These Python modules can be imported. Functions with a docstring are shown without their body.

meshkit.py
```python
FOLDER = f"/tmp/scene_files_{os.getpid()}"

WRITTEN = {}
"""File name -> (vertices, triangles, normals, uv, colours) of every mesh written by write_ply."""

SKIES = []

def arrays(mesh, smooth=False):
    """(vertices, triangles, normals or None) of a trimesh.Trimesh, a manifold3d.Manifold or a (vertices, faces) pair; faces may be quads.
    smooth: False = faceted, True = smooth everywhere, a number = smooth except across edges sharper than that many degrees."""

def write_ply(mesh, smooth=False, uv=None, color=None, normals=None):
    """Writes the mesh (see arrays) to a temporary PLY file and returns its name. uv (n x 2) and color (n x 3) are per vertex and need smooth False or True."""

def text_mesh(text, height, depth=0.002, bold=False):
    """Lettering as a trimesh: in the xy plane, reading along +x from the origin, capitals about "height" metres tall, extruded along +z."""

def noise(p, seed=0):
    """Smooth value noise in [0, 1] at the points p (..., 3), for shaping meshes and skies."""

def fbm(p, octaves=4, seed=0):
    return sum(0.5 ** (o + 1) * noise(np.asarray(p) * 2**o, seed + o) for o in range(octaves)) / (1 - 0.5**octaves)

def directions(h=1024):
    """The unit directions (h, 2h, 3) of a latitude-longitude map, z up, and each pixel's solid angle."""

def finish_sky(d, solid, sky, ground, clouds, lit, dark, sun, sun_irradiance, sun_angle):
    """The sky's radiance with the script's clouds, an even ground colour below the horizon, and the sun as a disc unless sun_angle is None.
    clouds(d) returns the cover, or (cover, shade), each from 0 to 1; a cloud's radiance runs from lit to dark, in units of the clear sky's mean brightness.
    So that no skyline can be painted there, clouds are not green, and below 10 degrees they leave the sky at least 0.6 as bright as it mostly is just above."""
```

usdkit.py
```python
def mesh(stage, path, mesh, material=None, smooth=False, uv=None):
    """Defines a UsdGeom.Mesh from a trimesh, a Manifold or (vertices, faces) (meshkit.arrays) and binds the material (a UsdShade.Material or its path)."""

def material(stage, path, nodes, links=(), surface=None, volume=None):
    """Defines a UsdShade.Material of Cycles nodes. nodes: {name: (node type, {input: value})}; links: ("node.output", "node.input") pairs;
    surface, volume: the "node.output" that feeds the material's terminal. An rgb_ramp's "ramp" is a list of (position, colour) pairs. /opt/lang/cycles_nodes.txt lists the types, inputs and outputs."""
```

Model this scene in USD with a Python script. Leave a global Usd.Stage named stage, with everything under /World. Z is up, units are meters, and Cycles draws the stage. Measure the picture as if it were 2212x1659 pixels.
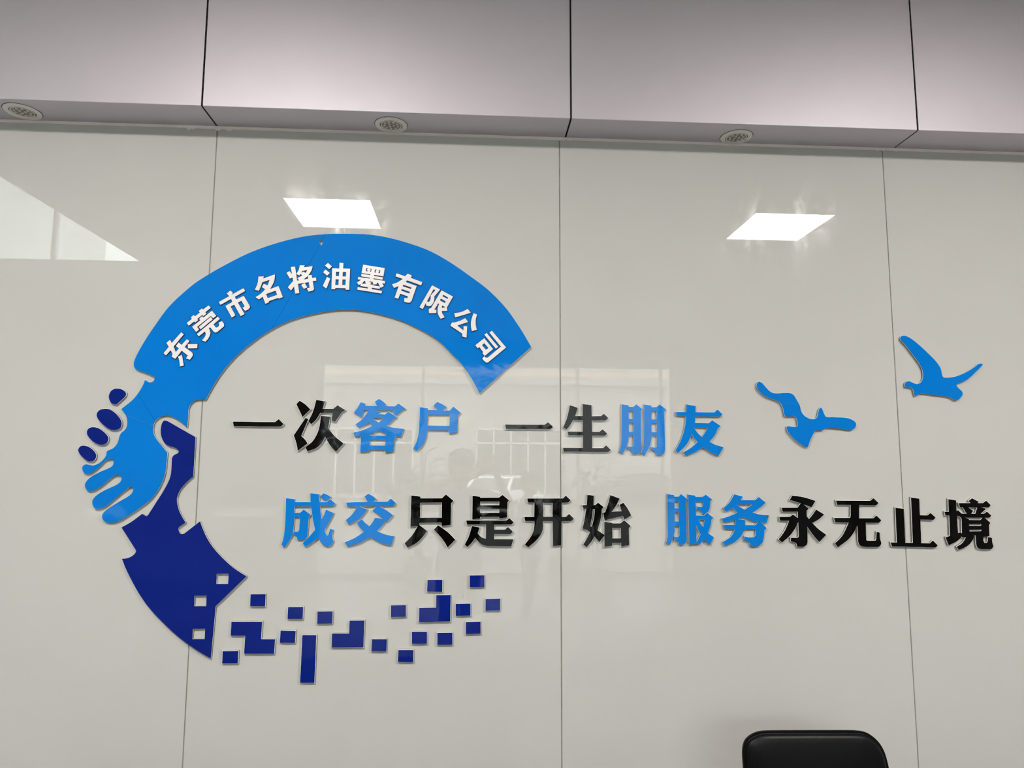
import math, random
import numpy as np, trimesh, manifold3d as m3, usdkit, meshkit
import shapely
from shapely.geometry import Polygon, LineString, MultiPolygon
from shapely.ops import split, unary_union
from pxr import Usd, UsdGeom, UsdLux, UsdShade, Gf, Sdf

random.seed(7); np.random.seed(7)
stage = Usd.Stage.CreateInMemory()
UsdGeom.SetStageUpAxis(stage, UsdGeom.Tokens.z)
UsdGeom.SetStageMetersPerUnit(stage, 1.0)
UsdGeom.Xform.Define(stage, '/World')
UsdGeom.Scope.Define(stage, '/World/Looks')

# ------------------------------------------------------------------ camera
# the sign wall is the plane y = 0, the room lies at y < 0, the floor is z = 0
FPX, W_, H_ = 1487.2, 2212.0, 1659.0
YAW, PITCH, ROLL = math.radians(3.4496), math.radians(6.4627), math.radians(0.2344)
D = 2.344
C = np.array([0.0, -D, 1.62])
FW = np.array([math.sin(YAW) * math.cos(PITCH), math.cos(YAW) * math.cos(PITCH), math.sin(PITCH)])
R0 = np.array([math.cos(YAW), -math.sin(YAW), 0.0]); U0 = np.cross(R0, FW)
RT = math.cos(ROLL) * R0 + math.sin(ROLL) * U0
UP = -math.sin(ROLL) * R0 + math.cos(ROLL) * U0
cam = UsdGeom.Camera.Define(stage, '/World/camera')
cam.CreateHorizontalApertureAttr(36.0); cam.CreateVerticalApertureAttr(27.0)
cam.CreateFocalLengthAttr(36.0 * FPX / W_)
cam.CreateClippingRangeAttr(Gf.Vec2f(0.02, 500.0))
cam.CreateExposureAttr(0.0)
cam.AddTransformOp().Set(Gf.Matrix4d(*RT, 0, *UP, 0, *(-FW), 0, *C, 1))

# ------------------------------------------------------------------ sky (pale overcast daylight) and the lit ceiling panels' strength
sky = UsdLux.DomeLight.Define(stage, '/World/sky_light')
sky.CreateIntensityAttr(4.0); sky.CreateColorAttr(Gf.Vec3f(0.93, 1.0, 0.985))
PANEL_GLOW = 105.0          # radiance of a lit ceiling panel

# ------------------------------------------------------------------ helpers
def ray(u, v):
    return FW + (u - W_ / 2) / FPX * RT - (v - H_ / 2) / FPX * UP
def wall_pt(u, v, y=0.0):                                           # where a pixel's ray meets the plane y
    d = ray(u, v); t = (y - C[1]) / d[1]
    p = C + t * d
    return p[0], p[2]
def mirror_pt(u, v, dist):                                          # a thing seen mirrored in the glass, standing dist metres out from it
    x, z = wall_pt(u, v, dist)
    return np.array([x, -dist, z])

def spl(pts):
    """closed outline; a third entry marks a point that a smooth curve runs through"""
    n = len(pts); out = []
    P = [np.array(p[:2], float) for p in pts]; S = [len(p) > 2 for p in pts]
    for i in range(n):
        j = (i + 1) % n
        if not S[i] and not S[j]:
            out.append(P[i]); continue
        a = P[i - 1] if S[i] else 2 * P[i] - P[j]
        d = P[(j + 1) % n] if S[j] else 2 * P[j] - P[i]
        if not S[i]: a = P[i]
        if not S[j]: d = P[j]
        for k in range(5):
            t = k / 5.0
            out.append(0.5 * (2 * P[i] + (P[j] - a) * t + (2 * a - 5 * P[i] + 4 * P[j] - d) * t * t + (3 * P[i] - 3 * P[j] + d - a) * t ** 3))
    return np.array(out)
class Crop:
    def __init__(s, x, y, k): s.x, s.y, s.k = x, y, k
    def px(s, pts): q = spl(pts); return np.c_[s.x + q[:, 0] / s.k, s.y + q[:, 1] / s.k]
def on_wall(q, y):                                                  # pixel outline -> outline (x, z) on the plane y
    return np.array([wall_pt(u, v, y) for u, v in q])
def shape(crop, outers, holes, y):
    g = unary_union([Polygon(on_wall(crop.px(o), y)).buffer(0) for o in outers])
    if holes: g = g.difference(unary_union([Polygon(on_wall(crop.px(h), y)).buffer(0) for h in holes]))
    return g
def polys(g): return [p for p in getattr(g, 'geoms', [g]) if p.geom_type == 'Polygon' and p.area > 1e-7]
def plate(g, y0, y1, o=(0, 0, 0)):
    """slab of outline g (x, z) from y = -y0 (back) to y = -y1 (front), around the origin o"""
    ms = [trimesh.creation.extrude_polygon(p.simplify(1e-5), y1 - y0, engine='earcut') for p in polys(g)]
    m = trimesh.util.concatenate(ms)
    v = m.vertices
    return trimesh.Trimesh(np.c_[v[:, 0] - o[0], -(y0 + v[:, 2]) - o[1], v[:, 1] - o[2]], m.faces, process=False)

def box(x0, x1, y0, y1, z0, z1, c=0.0):
    if c <= 0:
        m = trimesh.creation.box([x1 - x0, y1 - y0, z1 - z0]); m.apply_translation([(x0 + x1) / 2, (y0 + y1) / 2, (z0 + z1) / 2]); return m
    pts = []
    for X, sx in ((x0, 1), (x1, -1)):
        for Y, sy in ((y0, 1), (y1, -1)):
            for Z, sz in ((z0, 1), (z1, -1)):
                pts += [(X, Y + sy * c, Z + sz * c), (X + sx * c, Y, Z + sz * c), (X + sx * c, Y + sy * c, Z)]
    return tri(m3.Manifold.hull_points(np.array(pts)))
def tri(m):
    q = m.to_mesh(); return trimesh.Trimesh(q.vert_properties[:, :3], q.tri_verts, process=False)
def man(m):
    m = trimesh.Trimesh(m.vertices, m.faces, process=True)
    return m3.Manifold(m3.Mesh(np.asarray(m.vertices, np.float32), np.asarray(m.faces, np.uint32)))
def cat(*ms): return trimesh.util.concatenate(list(ms))
def lathe(prof, n=40, axis_origin=(0, 0, 0)):
    m = trimesh.creation.revolve(np.array(prof, float), sections=n); m.apply_translation(axis_origin); return m
def tube(path, r, n=10, closed=False):
    path = np.array(path, float); k = len(path)
    T = np.roll(path, -1, 0) - np.roll(path, 1, 0) if closed else np.gradient(path, axis=0)
    T /= np.maximum(np.linalg.norm(T, axis=1, keepdims=True), 1e-9)
    up = np.array([0.0, 0, 1.0]) if abs(T[0][2]) < 0.9 else np.array([0.0, 1.0, 0])
    rr = np.broadcast_to(np.asarray(r, float), (k,)); V = []
    nrm = np.cross(T[0], up); nrm /= np.linalg.norm(nrm)
    for i in range(k):
        nrm = nrm - T[i] * (nrm @ T[i]); nrm /= np.linalg.norm(nrm); b = np.cross(T[i], nrm)
        for j in range(n):
            a = 2 * math.pi * j / n; V.append(path[i] + rr[i] * (math.cos(a) * nrm + math.sin(a) * b))
    F = []
    for i in range(k if closed else k - 1):
        i2 = (i + 1) % k
        for j in range(n):
            j2 = (j + 1) % n
            F += [(i * n + j, i * n + j2, i2 * n + j2), (i * n + j, i2 * n + j2, i2 * n + j)]
    if not closed:
        V += [path[0], path[-1]]
        for j in range(n):
            F += [(k * n, (j + 1) % n, j), (k * n + 1, (k - 1) * n + j, (k - 1) * n + (j + 1) % n)]
    m = trimesh.Trimesh(np.array(V), np.array(F), process=False); m.fix_normals(); return m
def moved(m, t, rz=0.0):
    m = m.copy()
    if rz: m.apply_transform(trimesh.transformations.rotation_matrix(rz, [0, 0, 1]))
    m.apply_translation(t); return m

taken = {}
def numbered(parent, name):
    k = (parent, name); n = taken.get(k, 0); taken[k] = n + 1
    return f'{parent}/{name}' if n == 0 else f'{parent}/{name}_{n:03d}'
def obj(name, mesh, mat, parent=None, smooth=False, label=None, kind=None):
    base = str(parent.GetPath()) if parent else '/World'
    p = usdkit.mesh(stage, numbered(base, name), mesh, mat, smooth).GetPrim()
    if label: p.SetCustomDataByKey('label', label)
    if kind: p.SetCustomDataByKey('kind', kind)
    return p
def tag(p, label=None, cat_=None, group=None, kind=None):
    for k, v in (('label', label), ('category', cat_), ('group', group), ('kind', kind)):
        if v: p.SetCustomDataByKey(k, v)
    return p
def thing(name, label, cat_, loc=(0, 0, 0), rz=0.0, group=None, kind=None):
    x = UsdGeom.Xform.Define(stage, numbered('/World', name))
    x.AddTranslateOp().Set(Gf.Vec3d(*map(float, loc)))
    if rz: x.AddRotateZOp().Set(math.degrees(rz))
    return tag(x.GetPrim(), label, cat_, group, kind)
def dup(src, name, label, loc, rz=0.0):
    was = src.GetCustomData()
    r = thing(name, label, was['category'], loc, rz, was.get('group'))
    r.GetReferences().AddInternalReference(src.GetPath()); r.SetInstanceable(True)
    return r

# ------------------------------------------------------------------ materials
def mat(name, nodes, links, surface): return usdkit.material(stage, '/World/Looks/' + name, nodes, links, surface=surface)
def plain(name, col, rough=0.5, **kw):
    return mat(name, {'p': ('principled_bsdf', {'base_color': col, 'roughness': rough, **kw})}, [], 'p.BSDF')
def grained(name, c1, c2, scale, rough=0.5, **kw):
    return mat(name, {'g': ('geometry', {}), 'n': ('noise_texture', {'scale': scale, 'detail': 4.0}), 'r': ('rgb_ramp', {'ramp': [(0.3, c1), (0.7, c2)]}),
                      'p': ('principled_bsdf', {'roughness': rough, **kw})},
               [('g.position', 'n.vector'), ('n.fac', 'r.fac'), ('r.color', 'p.base_color')], 'p.BSDF')
def acrylic(name, c1, c2, wave=0.0009, rough=0.03, ior=1.49):
    """glossy sheet whose film buckles a little, so that mirror images in it swim"""
    return mat(name, {'g': ('geometry', {}), 'n': ('noise_texture', {'scale': 7.0, 'detail': 1.5, 'distortion': 0.6}),
                      'n2': ('noise_texture', {'scale': 3.0, 'detail': 2.0}), 'r': ('rgb_ramp', {'ramp': [(0.3, c1), (0.7, c2)]}),
                      'b': ('bump', {'strength': 1.0, 'distance': wave}), 'p': ('principled_bsdf', {'roughness': rough, 'ior': ior})},
               [('g.position', 'n.vector'), ('g.position', 'n2.vector'), ('n2.fac', 'r.fac'), ('r.color', 'p.base_color'), ('n.fac', 'b.height'), ('b.normal', 'p.normal')], 'p.BSDF')

# back-painted glass: pale grey-green paint under a mirror-smooth face, wiped in arcs so that here and there the gloss is hazy
M_glass = mat('painted_glass', {
    'g': ('geometry', {}), 'n': ('noise_texture', {'scale': 1.6, 'detail': 3.0}), 'r': ('rgb_ramp', {'ramp': [(0.3, (0.58, 0.58, 0.562)), (0.7, (0.60, 0.597, 0.577))]}),
    'm': ('mapping', {'scale': (3.0, 1.0, 1.6), 'rotation': (0.0, 0.5, 0.0)}), 'n2': ('noise_texture', {'scale': 3.2, 'detail': 8.0, 'roughness': 0.7, 'distortion': 1.6}),
    'r2': ('rgb_ramp', {'ramp': [(0.48, (0.0, 0.0, 0.0)), (0.70, (0.34, 0.34, 0.34))]}),
    'p': ('principled_bsdf', {'roughness': 0.0, 'ior': 1.5}), 'q': ('principled_bsdf', {'roughness': 0.15, 'ior': 1.5}), 'x': ('mix_closure', {})},
    [('g.position', 'n.vector'), ('n.fac', 'r.fac'), ('r.color', 'p.base_color'), ('r.color', 'q.base_color'), ('g.position', 'm.vector'), ('m.vector', 'n2.vector'), ('n2.fac', 'r2.fac'), ('r2.color', 'x.fac'),
     ('p.BSDF', 'x.closure1'), ('q.BSDF', 'x.closure2')], 'x.closure')
M_seal = grained('seam_sealant', (0.26, 0.25, 0.21), (0.36, 0.34, 0.29), 40, 0.6)
M_caulk = grained('caulk', (0.93, 0.83, 0.82), (0.97, 0.88, 0.87), 30, 0.5)
M_alu = mat('silver_cladding', {
    'g': ('geometry', {}), 'm': ('mapping', {'scale': (1.0, 1.0, 1.0)}), 'n': ('noise_texture', {'scale': 500.0, 'detail': 2.0}),
    'n2': ('noise_texture', {'scale': 3.0, 'detail': 4.0}), 'r': ('rgb_ramp', {'ramp': [(0.3, (0.645, 0.605, 0.66)), (0.7, (0.665, 0.625, 0.68))]}),
    'b': ('bump', {'strength': 0.12, 'distance': 0.0006}), 'p': ('principled_bsdf', {'metallic': 0.72, 'roughness': 0.54})},
    [('g.position', 'n.vector'), ('g.position', 'n2.vector'), ('n2.fac', 'r.fac'), ('r.color', 'p.base_color'), ('n.fac', 'b.height'), ('b.normal', 'p.normal')], 'p.BSDF')
M_joint = plain('black_joint', (0.004, 0.004, 0.004), 0.8)
M_blue = acrylic('sky_blue_acrylic', (0.001, 0.190, 0.68), (0.001, 0.208, 0.72), ior=1.37)
M_blue2 = acrylic('letter_blue_acrylic', (0.001, 0.198, 0.69), (0.001, 0.213, 0.73), wave=0.0009, ior=1.37)
M_navy = acrylic('navy_acrylic', (0.003, 0.014, 0.20), (0.004, 0.018, 0.23), wave=0.0007, ior=1.4)
M_black = acrylic('black_acrylic', (0.0015, 0.0015, 0.0015), (0.0025, 0.0025, 0.0025), wave=0.0009, ior=1.36)
M_edge = plain('clear_white_backing', (0.82, 0.82, 0.78), 0.25)
M_clear = mat('clear_acrylic', {'f': ('fresnel', {'IOR': 1.49}), 't': ('transparent_bsdf', {'color': (0.97, 0.98, 0.97)}), 'd': ('principled_bsdf', {'base_color': (0.75, 0.76, 0.73), 'roughness': 0.3}), 'y': ('mix_closure', {'fac': 0.25}), 'g': ('glossy_bsdf', {'roughness': 0.02, 'color': (1, 1, 1)}), 'x': ('mix_closure', {})},
             [('f.fac', 'x.fac'), ('t.BSDF', 'y.closure1'), ('d.BSDF', 'y.closure2'), ('y.closure', 'x.closure1'), ('g.BSDF', 'x.closure2')], 'x.closure')
M_white = plain('white_acrylic', (0.90, 0.87, 0.88), 0.2)
M_navyedge = plain('dark_blue_backing', (0.001, 0.012, 0.10), 0.4)
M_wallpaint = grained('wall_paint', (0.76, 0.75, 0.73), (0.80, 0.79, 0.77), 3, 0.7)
M_ceil = grained('ceiling_paint', (0.82, 0.81, 0.79), (0.85, 0.84, 0.82), 5, 0.8)
M_floor = grained('floor_tile', (0.23, 0.228, 0.223), (0.27, 0.267, 0.26), 4, 0.5)
M_alframe = plain('window_frame_metal', (0.62, 0.62, 0.62), 0.35, metallic=0.6)
M_lamp_white = plain('lamp_white', (0.86, 0.85, 0.80), 0.4)
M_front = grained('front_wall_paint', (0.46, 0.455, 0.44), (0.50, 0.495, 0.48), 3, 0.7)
M_lens = plain('lamp_lens', (0.32, 0.27, 0.25), 0.25)
M_bead = plain('lens_bead', (0.75, 0.70, 0.66), 0.08)
M_glow = mat('panel_glow', {'e': ('emission', {'color': (1.0, 0.94, 0.875), 'strength': PANEL_GLOW})}, [], 'e.emission')
M_pane = mat('window_pane', {'f': ('fresnel', {'IOR': 1.5}), 't': ('transparent_bsdf', {'color': (0.93, 0.95, 0.94)}), 'g': ('glossy_bsdf', {'roughness': 0.0, 'color': (1, 1, 1)}), 'x': ('mix_closure', {})},
             [('f.fac', 'x.fac'), ('t.BSDF', 'x.closure1'), ('g.BSDF', 'x.closure2')], 'x.closure')
M_leather = mat('black_leather', {'g': ('geometry', {}), 'n': ('voronoi_texture', {'scale': 420.0}), 'b': ('bump', {'strength': 0.15, 'distance': 0.0006}),
                                  'p': ('principled_bsdf', {'base_color': (0.005, 0.005, 0.006), 'roughness': 0.42, 'ior': 1.3})},
                [('g.position', 'n.vector'), ('n.distance', 'b.height'), ('b.normal', 'p.normal')], 'p.BSDF')
M_plastic = plain('black_plastic', (0.003, 0.003, 0.0035), 0.45, ior=1.3)
M_chrome = plain('chrome', (0.75, 0.75, 0.76), 0.12, metallic=1.0)

# ------------------------------------------------------------------ the sign wall: back-painted glass panels
ZC = C[2]
Z_CAULK0, Z_CAULK1 = ZC + 0.4902 * D, ZC + 0.4932 * D            # silicone bead between glass and bulkhead
Z_SOF = Z_CAULK1
CEIL = ZC + 1.765
ROOM_X0, ROOM_X1, ROOM_Y = -5.2, 7.0, -7.5
wall_back = thing('wall_back', None, None, kind='structure')
seams = [-0.3806 * D + 0.5122 * D * k for k in range(-3, 9)]
xs = [ROOM_X0] + [s for s in seams if ROOM_X0 + 0.1 < s < ROOM_X1 - 0.1] + [ROOM_X1]
obj('backing_board', box(ROOM_X0, ROOM_X1, 0.008, 0.12, 0.0, CEIL + 0.1), M_wallpaint, wall_back)
for a, b in zip(xs[:-1], xs[1:]):
    obj('glass_panel', box(a + 0.0015, b - 0.0015, 0.0, 0.008, 0.02, Z_SOF + 0.004, 0.0014), M_glass, wall_back)
for s in xs[1:-1]:
    obj('sealant_joint', box(s - 0.0016, s + 0.0016, 0.0038, 0.009, 0.02, Z_SOF), M_seal, wall_back)

# caulk bead with drips along its lower edge
drips = [(407, 5, 3.5), (416, 3, 3.5), (467, 4, 3), (473, 4, 3), (490, 2.5, 4), (496, 4, 3.5), (262, 1, 4), (1163, 1.5, 3), (1208, 1.5, 3), (1230, 1.5, 2.5), (1894, 2, 2.5), (1906, 1.5, 3), (1934, 1.5, 3), (1570, 1, 2)]
dl = [(wall_pt(u, 300, 0)[0], h * 0.00158, w * 0.00158) for u, h, w in drips]
X = np.unique(np.concatenate([np.arange(ROOM_X0, ROOM_X1 + 0.01, 0.02), np.arange(-1.7, 2.3, 0.0022)]))
low = Z_CAULK0 - 0.0006 * (meshkit.fbm(np.c_[X * 14, X * 0, X * 0 + 3]) - 0.5) * 2
for cx, h, w in dl: low = low - h * np.exp(-((X - cx) / w) ** 2)
top = Z_SOF + 0.0008 + 0 * X
rows = [np.c_[X, 0 * X - 0.0002, low], np.c_[X, 0 * X - 0.0026, low + 0.0008], np.c_[X, 0 * X - 0.0062, (low + top) / 2 + 0.0006], np.c_[X, 0 * X - 0.0088, top - 0.0005], np.c_[X, 0 * X - 0.004, top + 0.002]]
V = np.vstack(rows); n = len(X); F = []
for r in range(4):
    i = np.arange(n - 1) + r * n
    F += [np.c_[i, i + n + 1, i + 1], np.c_[i, i + n, i + n + 1]]
obj('trim_1', trimesh.Trimesh(V, np.vstack(F), process=False), M_caulk, smooth=True, kind='structure')

# ------------------------------------------------------------------ bulkhead clad in silver composite panels
YF = 0.1445                                                        # its depth
bulk = thing('wall_bulkhead', None, None, kind='structure')
obj('joint_core', box(ROOM_X0, ROOM_X1, -YF + 0.006, 0.0075, Z_SOF + 0.006, CEIL + 0.05), M_joint, bulk)
fj = [-0.8906 + 1.2198 * k for k in range(-3, 9)]
fx = [ROOM_X0] + [s for s in fj if ROOM_X0 + 0.1 < s < ROOM_X1 - 0.1] + [ROOM_X1]
def clad(a, b):
    r = 0.0035; arc = [(-YF + r - r * math.cos(t), Z_SOF + r - r * math.sin(t)) for t in np.linspace(0, math.pi / 2, 6)]
    prof = [(-YF, CEIL + 0.02)] + arc + [(-0.0005, Z_SOF), (-0.0005, Z_SOF + 0.004), (-YF + 0.004, Z_SOF + 0.004), (-YF + 0.004, CEIL + 0.02)]
    m = trimesh.creation.extrude_polygon(Polygon(prof), b - a, engine='earcut')
    v = m.vertices
    return trimesh.Trimesh(np.c_[a + v[:, 2], v[:, 0], v[:, 1]], m.faces, process=True)
hole_r = 0.0485
lamps_px = [(49, 240.5), (845, 269.5), (1590.5, 296)]
lamps = []
for u, v in lamps_px:
    d = ray(u, v); t = (Z_SOF - ZC) / d[2]; lamps.append(C + t * d)
for a, b in zip(fx[:-1], fx[1:]):
    obj('cladding_panel', clad(a + 0.0031, b - 0.0031), M_alu, bulk, smooth=35)

# ------------------------------------------------------------------ recessed spotlights under the bulkhead (unlit)
def make_lamp(loc, label):
    t = thing('recessed_spotlight', label, 'ceiling light', loc, 0, 'spotlights under the silver bulkhead')
    obj('trim_ring', lathe([(0.0385, 0.0002), (0.0555, 0.0002), (0.0555, -0.0016), (0.053, -0.0034), (0.042, -0.0042), (0.0385, -0.0036), (0.0385, 0.0002)], 56), M_lamp_white, t, smooth=40)
    obj('shadow_gap', lathe([(0.0555, 0.0003), (0.0572, 0.0003), (0.0572, -0.0003), (0.0555, -0.0003), (0.0555, 0.0003)], 56), M_joint, t)
    obj('gimbal_gap', lathe([(0.0362, -0.0002), (0.0385, -0.0002), (0.0385, -0.0016), (0.0362, -0.0016), (0.0362, -0.0002)], 56), M_joint, t)
    obj('gimbal_ring', lathe([(0.0322, -0.0002), (0.0362, -0.0002), (0.0362, -0.0040), (0.034, -0.0046), (0.0322, -0.0030), (0.0322, -0.0002)], 56), M_lamp_white, t, smooth=40)
    obj('lens_plate', lathe([(0.0, -0.0002), (0.0322, -0.0002), (0.0322, -0.0012), (0.0, -0.0014)], 48), M_lens, t)
    for k in range(12):
        rr, aa = (0.0095, 2.1 * k) if k < 3 else (0.0235, 0.698 * (k - 3) + 0.3)
        s = trimesh.creation.icosphere(2, 0.0048); s.apply_scale([1, 1, 0.75]); s.apply_translation([rr * math.cos(aa), rr * math.sin(aa), -0.0022])
        obj('led_lens', s, M_bead, t, smooth=True)
    s = trimesh.creation.cylinder(0.0016, 0.001, sections=12); s.apply_translation([0.036, 0.0105, -0.0047])
    obj('screw_hole', s, M_joint, t)
    return t
lamp0 = make_lamp(lamps[0], 'round white unlit spotlight under the bulkhead at the far left of the photo')
dup(lamp0, 'recessed_spotlight', 'round white unlit spotlight under the bulkhead, above the top of the blue arc', lamps[1])
dup(lamp0, 'recessed_spotlight', 'round white unlit spotlight under the bulkhead, above the right-hand mirrored light panel', lamps[2])

# ------------------------------------------------------------------ lettering and logo: coloured acrylic faces on pale backing, glued to the glass
Y_BACK, Y_FACE = 0.0085, 0.0105
PXM = 1.576e-3
def sign(name, part, label, cat_, g, m_face, halo, group, m_back=M_edge, y0=0.0003, yb=Y_BACK, yf=Y_FACE, back='backing'):
    b = g.bounds; o = ((b[0] + b[2]) / 2, -y0, (b[1] + b[3]) / 2)
    t = thing(name, label, cat_, o, 0, group)
    wide = g.buffer(halo * PXM, join_style=2, mitre_limit=2.0)
    if m_back is M_edge:                                           # clear acrylic block, then a white rim just behind the coloured face
        obj('clear_spacer', plate(wide, y0, yb - 0.0018, o), M_clear, t)
        obj('white_rim', plate(wide, yb - 0.0018, yb, o), m_back, t)
    else:
        obj(back, plate(wide, y0, yb, o), m_back, t)
    for p in sorted(polys(g), key=lambda q: (-q.bounds[3], q.bounds[0])):
        obj(part, plate(p, yb, yf, o), m_face, t)
    return t

K = 2212 / 280.0
A = Crop(490, 850, K); B = Crop(740, 840, K); Cc = Crop(1080, 850, K); Dd = Crop(1310, 850, K)
Ee = Crop(600, 1040, K); Ff = Crop(860, 1040, K); Gg = Crop(1110, 1040, K); Hh = Crop(1420, 1040, K); Ii = Crop(1660, 1040, K); Jj = Crop(1900, 1040, K)
s = 1
CH = []   # (character, crop, outers, holes, colour, where)
CH.append(('一', A, [[(103,479),(527,485),(825,488),(884,437),(966,522),(917,565),(553,561),(117,553)]], [], 'k', 'first character of the upper slogan line, left of 次'))
CH.append(('次', A, [[(1244,123),(1340,188,s),(1423,271),(1290,398),(1240,290,s),(1186,180)],
  [(1345,416),(1388,436),(1267,724),(1330,785,s),(1374,852),(1210,976),(1190,860,s),(1143,713)],
  [(1527,110),(1673,134),(1633,260),(1818,260),(1890,200),(2021,284),(1962,318),(1910,390,s),(1847,484),(1787,460),(1803,330),(1594,330),(1520,445,s),(1439,522),(1392,472),(1470,310,s)],
  [(1606,381),(1760,395),(1729,583),(1830,720,s),(1990,852),(1861,995),(1760,880,s),(1675,735),(1620,840,s),(1520,930,s),(1376,985),(1340,915),(1460,820,s),(1540,690,s),(1580,570,s)]], [], 'k', 'second character of the upper line, left of the blue 客'))
CH.append(('客', B, [[(309,228),(384,250),(382,287),(588,293),(549,216),(623,172),(690,215,s),(747,271),(724,291),(888,300),(955,250),(1072,335),(1010,370,s),(922,445),(862,412),(880,367),(560,360),(592,377),(637,388),(612,431),(724,437),(782,388),(924,483),(870,520,s),(756,629),(860,660,s),(1043,683),(993,809),(922,804),(888,800),(918,834),(884,873),(869,1067),(727,1080),(724,1034),(455,1032),(452,1064),(301,1072),(316,797),(206,813),(185,748),(340,705,s),(506,634),(448,570),(370,620,s),(275,662),(223,603),(330,520,s),(455,362),(367,359),(345,420,s),(320,478),(193,404),(250,330,s)]],
  [[(535,497),(700,498),(620,574),(519,515)],[(616,705),(754,768),(727,799),(470,796),(466,780)],[(466,863),(732,867),(727,968),(457,964)]], 'b', 'third character of the upper line, between 次 and 户'))
CH.append(('户', B, [[(1318,312),(1453,333),(1459,359),(1624,365),(1551,283),(1615,223),(1690,255,s),(1769,305),(1712,367),(1829,371),(1892,302),(2011,402),(1972,445),(1961,741),(1821,759),(1818,705),(1446,702),(1425,830,s),(1370,950,s),(1263,1056),(1206,1016),(1270,880,s),(1305,690,s)]], [[(1456,440),(1828,442),(1825,631),(1451,625)]], 'b', 'fourth character of the upper line, below the arc end'))
CH.append(('一', Cc, [[(88,530),(330,532),(764,533),(821,490),(904,567),(868,605),(103,604)]], [], 'k', 'fifth character of the upper line, left of 生'))
CH.append(('生', Cc, [[(1196,200),(1328,244),(1283,385),(1413,383),(1411,180),(1561,198),(1564,388),(1723,387),(1772,346),(1848,417),(1808,456),(1566,458),(1571,653),(1698,655),(1751,610),(1829,684),(1793,718),(1571,716),(1574,933),(1761,933),(1812,885),(1891,962),(1850,998),(1088,990),(1075,927),(1418,927),(1416,713),(1168,710),(1154,650),(1413,650),(1412,455),(1250,449),(1190,550,s),(1136,613),(1080,577),(1130,460,s),(1165,340,s)]], [], 'k', 'sixth character of the upper line, left of 朋'))
CH.append(('朋', Dd, [[(262,185),(380,201),(380,228),(460,230),(511,184),(611,264),(588,300),(590,930),(578,1000,s),(540,1028),(446,1028),(435,975,s),(372,945),(375,904),(430,907),(462,890),(462,718),(380,718),(365,850,s),(280,1028),(217,997),(250,890,s),(259,760)],
  [(645,188),(765,205),(768,232),(858,232),(911,189),(1017,272),(989,310),(997,950),(985,1015,s),(940,1048),(858,1046),(840,995,s),(773,962),(776,918),(845,922),(864,905),(864,718),(774,718),(745,880,s),(660,1050),(594,1017),(633,890,s),(645,760)]],
  [[(382,295),(460,295),(461,435),(380,435)],[(382,499),(462,498),(462,654),(382,653)],[(768,300),(860,300),(860,441),(768,441)],[(770,506),(864,506),(862,658),(770,658)]], 'b', 'seventh character of the upper line, between 生 and 友'))
CH.append(('友', Dd, [[(1370,187),(1523,213),(1520,318),(1845,323),(1897,276),(1981,353),(1948,391),(1518,386),(1506,505),(1750,507),(1805,458),(1949,555),(1903,590),(1850,710,s),(1758,822),(1860,875,s),(1998,914),(1911,1065),(1770,995,s),(1650,914),(1520,995,s),(1350,1056),(1320,1000),(1440,930,s),(1557,828),(1500,760,s),(1456,688),(1380,850,s),(1230,1013),(1182,970),(1280,780,s),(1345,560,s),(1362,379),(1206,377),(1190,317),(1364,317)]], [[(1487,577),(1731,577),(1690,660,s),(1634,744),(1560,675,s)]], 'b', 'last character of the upper line, left of the lower bird'))
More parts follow.
